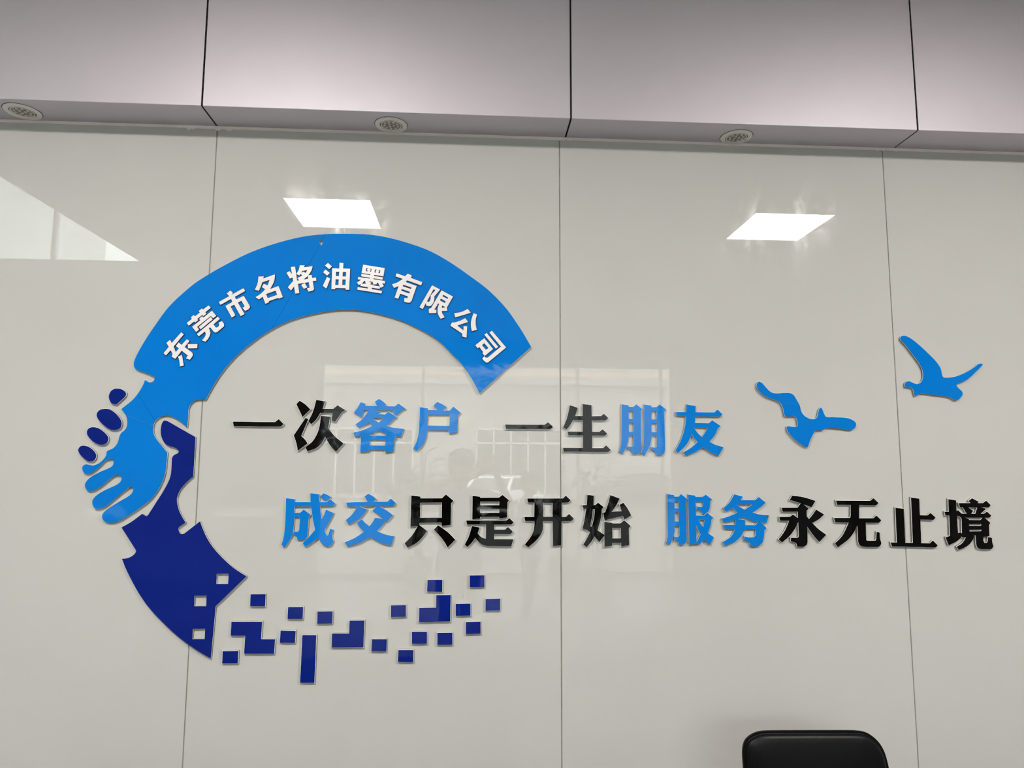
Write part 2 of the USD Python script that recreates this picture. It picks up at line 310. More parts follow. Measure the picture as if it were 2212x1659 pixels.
CH.append(('成', Ee, [[(143,285),(288,303),(292,353),(560,353),(556,200),(703,219),(709,350),(837,352),(897,302),(981,379),(939,419),(719,419),(730,530,s),(749,648),(790,570,s),(823,480),(952,541),(890,670,s),(796,829),(815,885,s),(835,925),(855,925),(875,875,s),(897,805),(945,826),(928,900,s),(932,965,s),(953,1016),(915,1080,s),(850,1107,s),(770,1072,s),(683,958),(590,1040,s),(474,1114),(422,1053),(520,960,s),(637,822),(600,650,s),(569,424),(279,424),(281,535),(381,534),(443,479),(561,572),(527,606),(508,880),(490,965,s),(440,995),(335,993),(320,935,s),(270,903),(276,857),(340,858),(365,830),(380,606),(281,606),(268,800,s),(230,950,s),(116,1124),(63,1079),(105,920,s),(130,650,s)],
  [(780,201),(840,225,s),(900,264),(825,338),(728,255)]], [], 'b', 'first character of the lower slogan line, left of 交'))
CH.append(('交', Ee, [[(1545,207),(1620,250,s),(1679,299),(1630,345),(1870,345),(1930,289),(2013,369),(1976,410),(1725,422),(1850,490,s),(1966,575),(1860,690),(1835,667),(1785,745,s),(1693,845),(1820,900,s),(1984,938),(1937,1090),(1750,1042,s),(1577,946),(1400,1045,s),(1185,1106),(1142,1038),(1310,965,s),(1473,856),(1405,790,s),(1352,706),(1434,643),(1490,707,s),(1563,763),(1615,700,s),(1660,618),(1805,640),(1725,568,s),(1621,492),(1692,418),(1390,424),(1527,478),(1440,590,s),(1340,670,s),(1206,727),(1160,657),(1270,560,s),(1360,425),(1183,425),(1166,360),(1535,349),(1480,254)]], [], 'b', 'second character of the lower line, left of 只'))
CH.append(('只', Ff, [[(226,238),(378,259),(378,288),(746,287),(817,223),(943,329),(903,372),(897,740),(744,759),(740,700),(366,703),(364,745),(490,842),(420,945,s),(310,1050,s),(160,1129),(110,1055),(240,920,s),(337,758),(209,772)],
  [(680,748),(840,860,s),(974,993),(845,1126),(755,980,s),(610,822)]], [[(378,362),(750,359),(745,618),(371,620)]], 'k', 'third character of the lower line, between 交 and 是'))
CH.append(('是', Ff, [[(1272,243),(1400,263),(1402,278),(1722,275),(1782,230),(1891,320),(1865,355),(1860,612),(1728,633),(1726,603),(1399,603),(1399,630),(1266,648)],
  [(1163,666),(1852,666),(1900,626),(1972,697),(1935,733),(1640,735),(1643,822),(1825,822),(1875,777),(1958,856),(1920,897),(1640,899),(1640,985),(1967,988),(1930,1106),(1530,1102),(1415,1065,s),(1314,962),(1255,1045,s),(1182,1116),(1139,1076),(1210,930,s),(1260,762),(1390,785),(1357,886),(1420,950,s),(1497,980),(1499,733),(1176,733)]],
  [[(1404,340),(1727,340),(1727,405),(1403,405)],[(1400,470),(1727,470),(1726,537),(1399,537)]], 'k', 'fourth character of the lower line, left of 开'))
CH.append(('开', Gg, [[(229,292),(838,290),(889,243),(967,319),(931,359),(814,362),(814,604),(890,604),(943,554),(1023,633),(984,675),(814,679),(812,1087),(668,1103),(664,677),(496,677),(488,840,s),(400,985,s),(246,1122),(190,1074),(300,930,s),(345,800,s),(352,676),(193,675),(180,606),(349,604),(352,360),(243,358)]], [[(498,364),(662,364),(664,601),(498,602)]], 'k', 'fifth character of the lower line, across the middle glass joint'))
CH.append(('始', Gg, [[(1258,228),(1365,243),(1359,402),(1396,402),(1436,362),(1532,436),(1501,473),(1480,650,s),(1426,831),(1543,910),(1543,925),(1461,1035),(1375,935),(1320,1030,s),(1243,1122),(1187,1074),(1250,970,s),(1300,865),(1240,825,s),(1171,804),(1210,640,s),(1233,465),(1187,464),(1171,404),(1246,402)],
  [(1648,233),(1804,290),(1740,420,s),(1668,517),(1840,507),(1808,398),(1871,365),(1940,460,s),(2003,578),(1885,652),(1862,585),(1551,663),(1523,530),(1560,528),(1610,380,s)],
  [(1546,687),(1679,708),(1680,717),(1822,715),(1884,664),(1994,760),(1963,795),(1967,1087),(1833,1105),(1830,1049),(1680,1049),(1680,1095),(1546,1113)]],
  [[(1348,472),(1384,472),(1370,620,s),(1330,775),(1302,762),(1330,620,s)],[(1681,790),(1826,790),(1830,972),(1681,972)]], 'k', 'sixth character of the lower line, right of 开'))
CH.append(('服', Hh, [[(173,216),(286,232),(288,259),(368,261),(405,214),(510,301),(487,330),(498,980),(485,1045,s),(440,1080),(372,1079),(360,1030,s),(297,998),(301,944),(355,946),(380,925),(378,756),(300,754),(285,900,s),(217,1082),(152,1053),(180,930,s),(180,750)],
  [(528,224),(647,240),(650,263),(776,263),(829,226),(937,308),(900,340),(895,430,s),(870,510,s),(825,538),(765,542),(735,500,s),(674,469),(683,428),(760,438),(780,420),(788,334),(650,334),(661,580),(800,582),(850,537),(956,615),(925,650),(905,760,s),(864,881),(965,951),(900,1082),(798,991),(716,1082),(674,1058),(548,1080)]],
  [[(292,332),(365,332),(368,456),(292,456)],[(295,524),(370,522),(374,682),(297,682)],[(702,653),(805,653),(800,720,s),(784,783),(750,740,s)],[(662,735),(700,830,s),(742,905),(680,1025),(668,1025)]], 'b', 'seventh character of the lower line, left of 务'))
CH.append(('务', Hh, [[(1315,219),(1455,257),(1422,318),(1672,318),(1732,267),(1850,360),(1760,440,s),(1622,530),(1740,562,s),(1902,577),(1865,706),(1765,697),(1867,795),(1828,835),(1822,920),(1800,1030,s),(1740,1095,s),(1690,1105),(1592,1103),(1570,1035,s),(1482,993),(1490,938),(1570,955,s),(1640,955),(1682,925),(1685,812),(1482,814),(1450,900,s),(1340,1015,s),(1155,1098),(1120,1032),(1260,940,s),(1330,812),(1147,804),(1133,740),(1332,742),(1338,650),(1240,675,s),(1131,694),(1102,635),(1240,590,s),(1368,533),(1287,452),(1220,490,s),(1168,513),(1131,454),(1230,360,s)]],
  [[(1355,390),(1630,388),(1495,483),(1415,438,s)],[(1472,605),(1580,655,s),(1722,692),(1672,745),(1500,745),(1496,660),(1380,640)]], 'b', 'eighth character of the lower line, right of 服'))
CH.append(('永', Ii, [[(410,242),(600,270,s),(801,331),(738,438),(600,390),(685,463),(652,500),(654,595),(694,646),(760,565,s),(817,482),(950,563),(865,640,s),(749,708),(850,810,s),(986,909),(871,1032),(770,920,s),(662,765),(667,1030),(650,1085,s),(590,1114),(496,1112),(470,1050,s),(385,1020),(388,961),(490,965),(522,945),(512,685),(450,810,s),(360,930,s),(235,1040),(177,990),(285,840,s),(357,670),(202,668),(188,606),(370,604),(420,566),(508,628),(506,514),(246,516),(231,450),(500,448),(555,373),(470,345,s),(368,314)]], [], 'k', 'ninth character of the lower line, right of the blue 务'))
CH.append(('无', Ii, [[(1158,327),(1740,332),(1795,287),(1877,367),(1845,404),(1548,402),(1547,628),(1798,628),(1846,584),(1926,662),(1890,703),(1660,703),(1668,1000),(1690,1012),(1830,1012),(1845,990),(1850,862),(1897,872),(1902,965,s),(1928,1052),(1905,1100,s),(1870,1117),(1660,1115),(1570,1095,s),(1535,1030),(1521,740),(1450,880,s),(1350,1000,s),(1187,1119),(1140,1056),(1270,920,s),(1375,700),(1143,692),(1123,624),(1395,624),(1408,600),(1408,398),(1174,395)]], [], 'k', 'tenth character of the lower line, left of 止'))
CH.append(('止', Jj, [[(543,274),(677,295),(688,577),(820,580),(872,540),(955,612),(920,655),(695,648),(710,1052),(865,1057),(911,1010),(994,1090),(960,1127),(212,1105),(197,1040),(301,1044),(277,450),(411,466),(438,1046),(575,1050)]], [], 'k', 'eleventh character of the lower line, across the right glass joint'))
CH.append(('境', Jj, [[(1179,303),(1304,322),(1312,507),(1341,492),(1400,548),(1495,551),(1425,440),(1377,435),(1357,370),(1558,370),(1527,330),(1580,288),(1690,345),(1672,370),(1768,371),(1820,330),(1896,404),(1870,440),(1730,440),(1820,465),(1724,551),(1790,551),(1833,516),(1906,580),(1878,618),(1795,620),(1891,706),(1866,745),(1875,932),(1770,948),(1770,1010),(1790,1048),(1835,1048),(1855,1020),(1857,950),(1918,962),(1922,1040,s),(1944,1105),(1920,1145,s),(1880,1156),(1730,1154),(1675,1125,s),(1655,1060),(1645,920),(1620,915),(1585,1005,s),(1500,1100,s),(1355,1166),(1323,1113),(1420,1050,s),(1482,952),(1415,952),(1410,932),(1320,1020,s),(1182,1085),(1135,953),(1208,930),(1195,578),(1130,578),(1115,517),(1187,517)]],
  [[(1322,590),(1360,590),(1407,630),(1413,890),(1380,868),(1338,885)],[(1510,440),(1675,443),(1640,550),(1565,550),(1595,500)],[(1460,620),(1764,618),(1728,660),(1524,657),(1520,636)],[(1528,726),(1742,724),(1740,757),(1530,757)],[(1533,822),(1745,820),(1740,848),(1533,852)]], 'k', 'last of the lower line, at the right edge'))
for ch, crop, outs, holes, col, where in CH:
    g = shape(crop, outs, holes, -Y_FACE)
    nm = 'black' if col == 'k' else 'blue'
    sign('wall_character', 'face', f'{nm} acrylic Chinese character {ch}, {where}', 'letter', g, M_black if col == 'k' else M_blue2, 1.0 if col == 'k' else 0.6, 'slogan characters on the glass wall')

# ------------------------------------------------------------------ the two birds
bird1 = [(240,272),(290,298),(340,355),(400,420),(465,462),(540,472),(640,466),(740,465),(800,482),(840,520),(880,590),(922,660),(940,720),(955,780),(1000,845),(1070,892),(1140,912),(1200,902),(1228,875),(1250,800),(1262,745),(1287,717),(1312,740),(1340,810),(1365,860),(1400,877),(1500,877),(1640,884),(1750,896),(1840,932),(1885,975),(1890,1020),(1865,1065),(1820,1090),(1740,1088),(1620,1072),(1500,1060),(1400,1055),(1370,1062),(1340,1090),(1310,1100),(1230,1098),(1195,1110),(1170,1150),(1120,1240),(1090,1320),(1070,1380),(1050,1392),(1000,1368),(900,1300),(800,1210),(730,1120),(712,1065),(722,1035),(760,1035),(830,1044),(880,1040),(895,1020),(893,960),(880,905),(855,868),(820,857),(760,864),(710,866),(680,852),(665,810),(655,750),(635,690),(600,632),(560,605),(480,572),(380,535),(300,490),(240,430),(205,370),(200,315),(215,283)]
bird2 = [(405,277),(460,287),(550,335),(680,440),(820,570),(930,680),(1000,765),(1045,845),(1062,930),(1080,975),(1110,992),(1200,990),(1320,968),(1450,915),(1560,855),(1640,800),(1690,760),(1740,752),(1760,768),(1740,800),(1650,890),(1550,985),(1470,1040),(1400,1070),(1340,1087),(1315,1110),(1320,1140),(1360,1185),(1405,1225),(1420,1270),(1405,1305),(1360,1360),(1320,1380),(1280,1370),(1200,1325),(1100,1303),(900,1282),(780,1262),(710,1258),(680,1268),(640,1300),(610,1298),(598,1270),(588,1220),(570,1185),(535,1160),(470,1155),(440,1140),(440,1095),(465,1062),(500,1055),(545,1070),(600,1095),(650,1100),(700,1080),(735,1030),(750,960),(745,890),(720,815),(660,715),(560,580),(460,450),(385,370),(360,325),(370,293)]
sm = lambda q: [(x, y, 1) for x, y in q]
def cut(g, crop, lines, y):
    """saw the sheet along the seams of the separate pieces it is made of"""
    for ln in lines:
        g = g.difference(LineString(on_wall(np.array([(crop.x + x / crop.k, crop.y + z / crop.k) for x, z in ln]), y)).buffer(0.00032, cap_style=2))
    return g
KB = Crop(1610, 790, K)
g = cut(shape(KB, [sm(bird1)], [], -Y_FACE), KB, [[(560, 626), (960, 669)]], -Y_FACE)
sign('bird_cutout', 'bird_sheet', 'blue acrylic flying bird with a seam across its raised wing, right of 友', 'wall decoration', g, M_blue, 0.7, 'flying birds on the glass wall')
g = shape(Crop(1900, 690, K), [sm(bird2)], [], -Y_FACE)
sign('bird_cutout', 'bird_sheet', 'blue acrylic flying bird with upswept wings, upper one at the right edge', 'wall decoration', g, M_blue, 0.6, 'flying birds on the glass wall')

# ------------------------------------------------------------------ the round handshake logo
ONE = Crop(0, 0, 1.0)
arm = [(1147.2,749.2),(1128.5,716.6,s),(1110.6,689.5,s),(1093.9,666.6,s),(1069,639.8,s),(1046.5,619.5,s),(1020.3,600,s),(971.7,566.2,s),(919.4,538.2,s),(852,516.5,s),(796,506.6,s),(740,505,s),(702.6,505.8,s),(654,511.3,s),(598,525.1,s),(541.9,544.9,s),(485.9,572.6,s),(441,598.7,s),(411,619.8,s),(366.3,661,s),(335.9,701.7,s),(318.3,727.5,s),(302,754.6,s),(292.5,773.6,s),(289.2,784.4,s),(289.6,791.5,s),(293,796.8,s),(299.3,800,s),(314.2,805,s),(334.3,814),(333,821,s),(327.8,825.4,s),(321,825.4,s),(313.2,820.8),(310.2,829.2,s),(302,844.1,s),(287.1,863.1,s),(262,883.5),(270.7,895.3,s),(274.8,908.2,s),(274.1,920.4,s),(269.3,929.2,s),(261.9,935.3,s),(257.8,943.4,s),(253.8,957,s),(244.9,967.8,s),(231.4,974.6,s),(229.7,982.7,s),(224.6,990.9,s),(215.1,999.7,s),(202.9,1005.1,s),(193.4,1004.4,s),(185.3,1003.1,s),(179.2,1006.5,s),(177.8,1012.6,s),(180.5,1020,s),(186.6,1023.8,s),(196.1,1021.8,s),(211,1011.2,s),(226,996.3,s),(236.8,991.2,s),(243.6,992.9,s),(245.2,1000.4,s),(240.9,1007.8,s),(226,1015.3,s),(219.7,1017.6,s),(198,1029.2,s),(187.1,1039.3,s),(183.3,1048.2,s),(185.8,1056.3,s),(193.2,1060.6,s),(204.8,1058.3,s),(221,1048.2,s),(238.7,1033.2,s),(249.5,1026.7,s),(257.7,1026.5,s),(262.8,1031.9,s),(260.4,1040,s),(252.2,1046.8,s),(227.8,1058.3,s),(211.5,1067.8,s),(201.4,1078,s),(199.6,1088.8,s),(206.1,1099,s),(217,1098.6,s),(230.5,1091.6,s),(254.9,1071.2,s),(273.9,1056.3,s),(282.1,1051.5,s),(287.5,1054.3,s),(286.8,1061.7,s),(279.4,1070.5,s),(257.7,1083.4,s),(236,1097,s),(223.7,1107.2,s),(220.4,1116,s),(224.4,1124.8,s),(236,1129.3,s),(252.2,1126.8,s),(268.5,1118.7,s),(295.6,1101.1,s),(322.8,1080.7,s),(337.7,1063.1,s),(349.9,1041.4,s),(357.3,1018.3,s),(359.4,996.6,s),(361,977.6),(347.2,960.7,s),(335.1,944.8,s),(330.7,932.6,s),(330.7,920.4,s),(334.7,909.5,s),(343.9,901.4,s),(358.9,897,s),(373.8,900.7,s),(388.7,909.5,s),(403.9,922.4),(406.1,901.4,s),(407,883.7,s),(411.1,873.6,s),(419.9,865.4,s),(429.4,862.7,s),(444,862.7),(458,837.3,s),(477,807.5,s),(501.4,777.6,s),(531.3,749.8,s),(560,728.1,s),(590.2,709.2,s),(622.7,693.5,s),(655.3,683.1,s),(690,675,s),(718,670.6,s),(750.5,669.1,s),(777.7,670.5,s),(810.2,676,s),(842.7,684.5,s),(875.3,696,s),(920,718.2,s),(949.7,738.2,s),(978,766.5,s),(995.4,784.3,s),(1015.9,812.9,s),(1035.8,849.5)]
chip = [(692.8,518.6),(696.4,520.4),(696.9,525.6),(694.6,530.5),(692.9,528),(690.6,525.9),(690.4,521)]
g = shape(ONE, [arm], [chip], -Y_FACE)
g = cut(g, ONE, [[(708, 499), (584, 716)], [(292, 842), (339, 916.5)], [(268, 894.5), (335, 922.2)]], -Y_FACE)
sign('handshake_logo', 'logo_sheet', 'large sky-blue acrylic arc ending in an open hand, carrying the white company name', 'logo', g, M_blue, 0.45, 'pieces of the round handshake logo')
P1 = lambda *q: [(150 + x / 7.3733, 820 + y / 7.3733) for x, y in q]
P2 = lambda *q: [(160 + x / 7.3733, 960 + y / 7.3733) for x, y in q]
P3 = lambda *q: [(250 + x / 7.3733, 1100 + y / 7.3733) for x, y in q]
P4 = lambda *q: [(380 + x / 7.3733, 1220 + y / 7.3733) for x, y in q]
P6 = lambda *q: [(600 + x / 7.3733, 1270 + y / 7.3733) for x, y in q]
P7 = lambda *q: [(820 + x / 7.3733, 1220 + y / 7.3733) for x, y in q]
fore = [(356.8,908.2,s),(362.9,910.2),(421.9,944.1),(417.1,1029),(402.8,1041.4,s),(389.2,1057.6,s),(382.4,1073.9,s),(382.4,1087.5,s),(387.8,1106.5,s),(400.3,1128.9),(387.8,1137.7,s),(385.1,1141.7,s),(387.2,1149.9,s),(391.9,1153.9,s),(398.7,1151.9),(431.7,1126.4),(442.6,1154.3,s),(458.9,1181.4,s),(480.6,1205.8,s),(505,1227.5,s),(532.1,1245.1),(465.6,1309.5),(455,1422.1),(420.7,1401.7,s),(380,1371.2,s),(332.7,1325,s),(304.3,1288.5,s),(282.6,1250.5,s),(270.3,1224.8,s),(263.6,1207.1),(274.4,1205.8,s),(285.3,1201,s),(292,1194.9,s),(293.7,1189.5,s),(290.7,1184.1),(262.5,1139.3),(284,1127,s),(305.5,1111),(307.6,1110.2,s),(311.7,1112.9,s),(316.5,1114.9,s),(320.5,1111.5),(349.9,1065.8),(362.1,1044.1,s),(368.9,1025.1,s),(370.9,1000.7,s),(371.6,989.8,s),(375.7,983.1,s),(383.8,979,s),(386.3,974.2,s),(382.4,969.5,s),(371.6,964.7,s),(367,963.8,s),(358.9,959.7,s),(352.1,951.6,s),(347.8,939.3,s),(347.3,925.8,s),(350,914.3,s),(353.4,909.5,s)]
fh = [P3((1607,1027),(1800,1025),(1790,1190),(1600,1190)), P3((1254,1377),(1447,1377),(1440,1545),(1248,1545)), P4((268,1018),(467,1017),(457,1185),(260,1187))]
g = shape(ONE, [fore], fh, -Y_FACE)
sign('handshake_logo', 'logo_sheet', 'large navy acrylic forearm with thumb and three square holes', 'logo', g, M_navy, 0.5, 'pieces of the round handshake logo')
ovals = [([(765,142),(830,155),(885,195),(898,235),(870,280),(800,345),(755,385),(715,392),(665,370),(632,310),(630,245),(660,185),(710,150)], 'topmost of the four navy fingertips, clipped flat on its right side'),
 ([(560,465),(640,475),(740,545),(810,635),(828,705),(805,770),(740,800),(660,795),(570,745),(480,660),(438,590),(440,530),(490,480)], 'second and largest of the four navy oval fingertips'),
 ([(390,757),(460,775),(540,830),(600,895),(615,950),(590,1010),(530,1037),(460,1030),(370,980),(295,900),(277,835),(300,785),(345,760)], 'third of the four navy oval fingertips from the top'),
 ([(230,1052),(300,1070),(375,1125),(415,1180),(420,1230),(390,1285),(340,1302),(280,1290),(200,1225),(150,1160),(140,1115),(165,1070),(195,1055)], 'lowest of the four navy oval fingertips, beside the blue little finger')]
for q, lab in ovals:
    g = shape(ONE, [sm(P1(*q))], [], -Y_FACE)
    sign('fingertip_oval', 'face', lab + ' of the handshake logo', 'logo piece', g, M_navy, 0.9, 'navy fingertip ovals')
pix = [(P4((1190,472),(1427,470),(1418,660),(1182,660)), 'square', 'right of the forearm tip, upper left'),
 (P4((1787,675),(2025,673),(2016,862),(1778,862)), 'square', 'above the tall bar'),
 (P4((1667,1050),(1905,1055),(1893,1245),(1655,1240)), 'square', 'just left of the tall bar'),
 (P4((745,1378),(990,1375),(983,1565),(737,1568)), 'square', 'lowest at the left, below the zigzag tile'),
 (P4((885,908),(1370,908),(1353,1188),(1576,1190),(1562,1415),(1087,1414),(1104,1128),(872,1128)), 'zigzag', 'of Z shape, right of the forearm'),
 (P6((393,752),(612,754),(580,1510),(356,1510)), 'bar', 'tall and upright, reaching lowest of all'),
 (P6((633,378),(873,375),(864,567),(627,568)), 'square', 'above and left of the smaller L tile'),
 (P6((1145,522),(1378,520),(1362,946),(858,948),(865,727),(1136,727)), 'angle', 'of L shape, right of the tall bar'),
 (P7((183,647),(418,642),(418,828),(183,833)), 'square', 'left of the right-hand L tile'),
 (P6((1500,820),(1735,820),(1730,1008),(1492,1008)), 'square', 'right of the left L tile'),
 (P6((1922,990),(2160,990),(2155,1180),(1913,1178)), 'square', 'lowest one right of the tall bar'),
 (P7((763,240),(998,240),(995,428),(758,426)), 'square', 'directly above the right-hand L tile'),
 (P7((1435,172),(1667,170),(1667,355),(1437,356)), 'square', 'highest of all, under the character 是'),
 (P7((902,485),(1130,482),(1123,900),(627,912),(632,688),(900,683)), 'angle', 'of L shape, right-hand one below the slogan'),
 (P7((1213,625),(1445,620),(1445,808),(1213,812)), 'square', 'just right of the right-hand L tile'),
 (P7((1688,545),(1922,540),(1920,724),(1688,730)), 'square', 'rightmost of all'),
 (P7((1375,912),(1606,908),(1607,1096),(1373,1102)), 'square', 'lower right, below the rightmost one'),
 (P7((516,1070),(752,1070),(752,1258),(516,1258)), 'square', 'below the right L, left one'),
 (P7((920,1085),(1157,1083),(1157,1273),(920,1275)), 'square', 'below the right L, right one')]
for q, kind, where in pix:
    g = shape(ONE, [q], [], -Y_FACE)
    sign({'square': 'pixel_square', 'zigzag': 'zigzag_tile', 'bar': 'upright_bar', 'angle': 'angle_tile'}[kind], 'face', f'navy acrylic {kind} {"tile" if kind != "bar" else "tile"} of the pixel trail, {where}', 'logo piece', g, M_navy, 1.05, 'navy pixel tiles trailing from the logo')

# ------------------------------------------------------------------ white company name on the arc
K1, K2, K5 = 2212 / 220.0, 2212 / 240.0, 1757 / 180.0
w1 = Crop(340, 640, K1); w2 = Crop(460, 560, K2); w3 = Crop(680, 550, K2); w4 = Crop(890, 600, K1); w5 = Crop(980, 690, K5)
WH = [('东', w1, [[(517,781),(572,828),(352,1092),(400,1210),(465,1130),(403,1082),(458,1003),(527,1055),(640,930),(697,970),(592,1104),(745,1215),(770,1260,s),(755,1310,s),(703,1378),(620,1347),(662,1285),(528,1183),(389,1357),(306,1310),(325,1265),(325,1245,s),(285,1170),(188,1282),(131,1238),(248,1097),(195,1012),(277,943),(310,1015)],[(660,1040),(868,1035),(864,1128),(664,1130)],[(448,1310),(532,1270),(572,1500),(488,1524),(475,1400,s)]], []),
('莞', w1, [[(1110,198),(1158,250),(1040,345),(1062,378),(1000,430),(972,405),(865,490),(888,515),(820,570),(797,548),(682,637),(636,580),(748,490),(724,460),(790,403),(818,435),(922,352),(898,320),(967,262),(990,290)],[(1185,314),(1277,424),(1212,476),(1160,428),(862,665),(905,718),(842,776),(752,662),(932,520),(905,492),(968,432),(1000,462)],[(1160,447),(1200,500),(940,716),(898,668)],[(1310,442),(1358,492),(1217,608),(1262,670),(1290,678,s),(1325,655),(1345,615,s),(1325,575),(1402,540),(1440,590,s),(1447,640,s),(1425,672),(1300,775),(1262,788,s),(1225,770),(1145,672),(1117,690),(1150,800,s),(1105,915,s),(1042,986),(966,958),(1030,880,s),(1050,820,s),(1032,765),(900,870),(856,820)]], []),
('市', w2, [[(605,578),(640,632),(435,748),(463,802),(612,728),(728,920),(735,955,s),(700,1000,s),(640,1027),(588,967),(632,938),(568,826),(497,864),(628,1090),(552,1133),(424,903),(350,942),(446,1115),(375,1162),(247,930),(388,850),(360,792),(150,907),(118,850),(325,735),(273,683),(347,622),(400,672),(358,714)]], []),
('名', w2, [[(905,345),(1013,340),(998,385),(1235,300),(1215,440,s),(1137,592),(1305,532),(1390,753),(1310,786),(1302,768),(1110,835),(1118,856),(1045,886),(990,745),(915,800),(847,755),(960,680,s),(1040,598),(973,553),(1012,488),(1090,520),(1128,410),(980,460),(958,525,s),(915,626),(833,608),(888,480,s)]], [[(1058,692),(1248,625),(1280,708),(1090,775)]]),
('将', w2, [[(1550,155),(1634,146),(1675,425),(1720,420),(1680,378),(1780,320),(1745,292),(1720,322),(1660,292),(1708,210,s),(1730,122),(1826,120),(1808,162),(1985,138),(1953,235,s),(1898,320),(1963,312),(1975,375),(2050,363),(2058,425),(1985,437),(2012,590),(1992,622),(1905,645),(1870,580),(1925,567),(1908,455),(1692,490),(1718,672),(1640,686),(1615,540),(1555,622),(1490,558),(1598,430),(1585,365),(1532,385),(1465,270),(1525,236),(1575,300)],[(1755,510),(1828,476),(1878,560),(1808,588)]], [[(1775,233),(1878,215),(1845,275),(1805,245),(1757,270)],[(1890,330),(1895,388),(1800,405)]]),
('油', w3, [[(262,167),(341,235),(285,288),(203,217)],[(212,297),(298,365),(245,417),(166,352)],[(244,443),(305,480),(232,676),(160,622)],[(348,272),(487,277),(492,163),(570,168),(562,276),(702,282),(684,700),(613,698),(615,668),(408,664),(406,690),(331,686)]], [[(421,340),(487,342),(480,428),(416,425)],[(557,344),(625,346),(620,437),(552,434)],[(414,490),(478,492),(470,607),(407,604)],[(550,493),(617,496),(612,607),(545,606)]]),
('墨', w3, [[(962,200),(1392,268),(1366,433),(1182,402),(1178,425),(1358,454),(1348,500),(1170,470),(1168,490),(1402,527),(1392,578),(1340,570),(1375,625),(1312,662),(1298,640),(1290,682),(1137,658),(1132,688),(1338,722),(1327,773),(846,698),(854,648),(1055,675),(1058,650),(908,622),(915,585),(876,602),(837,555),(925,500),(855,492),(864,445),(1096,478),(1098,460),(922,430),(930,382),(1105,410),(1108,393),(932,365)]],
 [[(1022,268),(1062,272),(1035,300),(1060,335),(1014,326)],[(1095,275),(1132,284),(1120,342),(1098,338),(1115,300)],[(1196,296),(1235,300),(1210,330),(1222,362),(1188,352)],[(1265,308),(1305,315),(1297,370),(1262,365),(1285,335)],[(938,580),(985,520),(1002,530),(1018,577),(960,582)],[(1072,528),(1150,543),(1165,585),(1150,600),(1095,592),(1130,565)],[(1232,560),(1262,560),(1298,635),(1180,615),(1150,608),(1165,592),(1232,590)]]),
('有', w3, [[(1628,372),(1800,432),(1845,380),(1895,397,s),(1935,425),(1908,462),(2140,548),(2118,612),(1840,512),(1808,545),(2028,625),(1925,925),(1890,955,s),(1840,955,s),(1778,935),(1785,858),(1838,872),(1856,832),(1700,777),(1662,880),(1590,855),(1672,625),(1578,664),(1537,592),(1650,550,s),(1752,484),(1606,432)]], [[(1762,598),(1925,655),(1915,685),(1750,632)],[(1733,685),(1895,740),(1880,775),(1720,718)]]),
('限', w4, [[(435,162),(612,256),(485,405),(480,500,s),(430,590,s),(370,618,s),(305,600),(305,540),(232,680),(160,640)],[(640,272),(893,410),(757,645),(768,718),(645,722),(662,780,s),(710,858),(620,893),(565,790,s),(555,700,s),(568,620,s),(592,567),(570,555),(485,692),(530,697),(525,767),(370,768),(363,680),(415,655)]], [[(467,250),(510,268),(405,382),(405,440,s),(395,490,s),(365,525),(322,515)],[(680,368),(785,430),(770,460),(660,400)],[(630,452),(735,515),(712,550),(605,490)],[(658,600),(722,640),(645,655)]]),
('公', w4, [[(1212,674),(1274,762),(940,862),(915,770),(1080,740,s)],[(1337,768),(1415,800),(1385,900,s),(1385,1020,s),(1408,1130),(1300,1160),(1280,1050,s),(1285,930,s)],[(1157,876),(1217,960),(985,1040),(1115,1142),(1120,1047),(1200,1056),(1185,1300),(1085,1275),(1095,1215),(833,1040),(868,970),(935,968,s),(1050,930,s)]], []),
('司', w5, [[(805,236),(1107,592),(745,890),(705,912,s),(660,890,s),(600,825),(645,775),(680,808),(720,803),(995,572),(752,278)],[(695,284),(940,578),(892,618),(645,322)],[(645,395),(832,624),(655,770),(602,706),(625,690),(540,582),(507,610),(455,545)]], [[(645,500),(733,602),(680,642),(597,542)]])]
order = ['first', 'second', 'third', 'fourth', 'fifth', 'sixth', 'seventh', 'eighth', 'ninth', 'tenth', 'last']
Y0, YB, YW = Y_FACE, Y_FACE + 0.0035, Y_FACE + 0.0045
for (ch, crop, outs, holes), od in zip(WH, order):
    g = shape(crop, outs, holes, -YW)
    sign('name_character', 'face', f'white acrylic Chinese character {ch}, {od} of the eleven on the blue arc', 'letter', g, M_white, 0.9, 'company name on the blue arc', M_navyedge, Y0, YB, YW)

# ------------------------------------------------------------------ black office chair in front of the wall
CY = 0.34
cr = Crop(1560, 1540, 2212 / 420.0)
topo = [(238,627),(231,540),(225,460),(226,420),(232,380),(239,342),(250,310),(276,279),(310,255),(352,229),(400,212),(434,204),(470,200),(530,198.5),(600,198),(1000,196),(1400,196),(1500,197),(1550,199.5),(1600,205),(1648,222),(1690,245),(1742,287),(1790,335),(1822,385),(1850,440),(1875,530),(1895,620)]
top_xz = on_wall(np.array([(cr.x + x / cr.k, cr.y + y / cr.k) for x, y in topo]), -CY)
zt = top_xz[:, 1].max(); xr, xl = top_xz[-1, 0], top_xz[0, 0]
rest = [(xr + 0.009, zt - 0.15), (xr + 0.014, zt - 0.19), (xr + 0.015, zt - 0.25), (xr + 0.006, zt - 0.33), (xr - 0.012, zt - 0.39), (xr - 0.04, zt - 0.44), (xr - 0.085, zt - 0.464), (xr - 0.2, zt - 0.474), (xl + 0.13, zt - 0.474), (xl + 0.08, zt - 0.464), (xl + 0.045, zt - 0.44), (xl + 0.02, zt - 0.39), (xl + 0.006, zt - 0.30), (xl + 0.002, zt - 0.2), (xl + 0.001, zt - 0.14)]
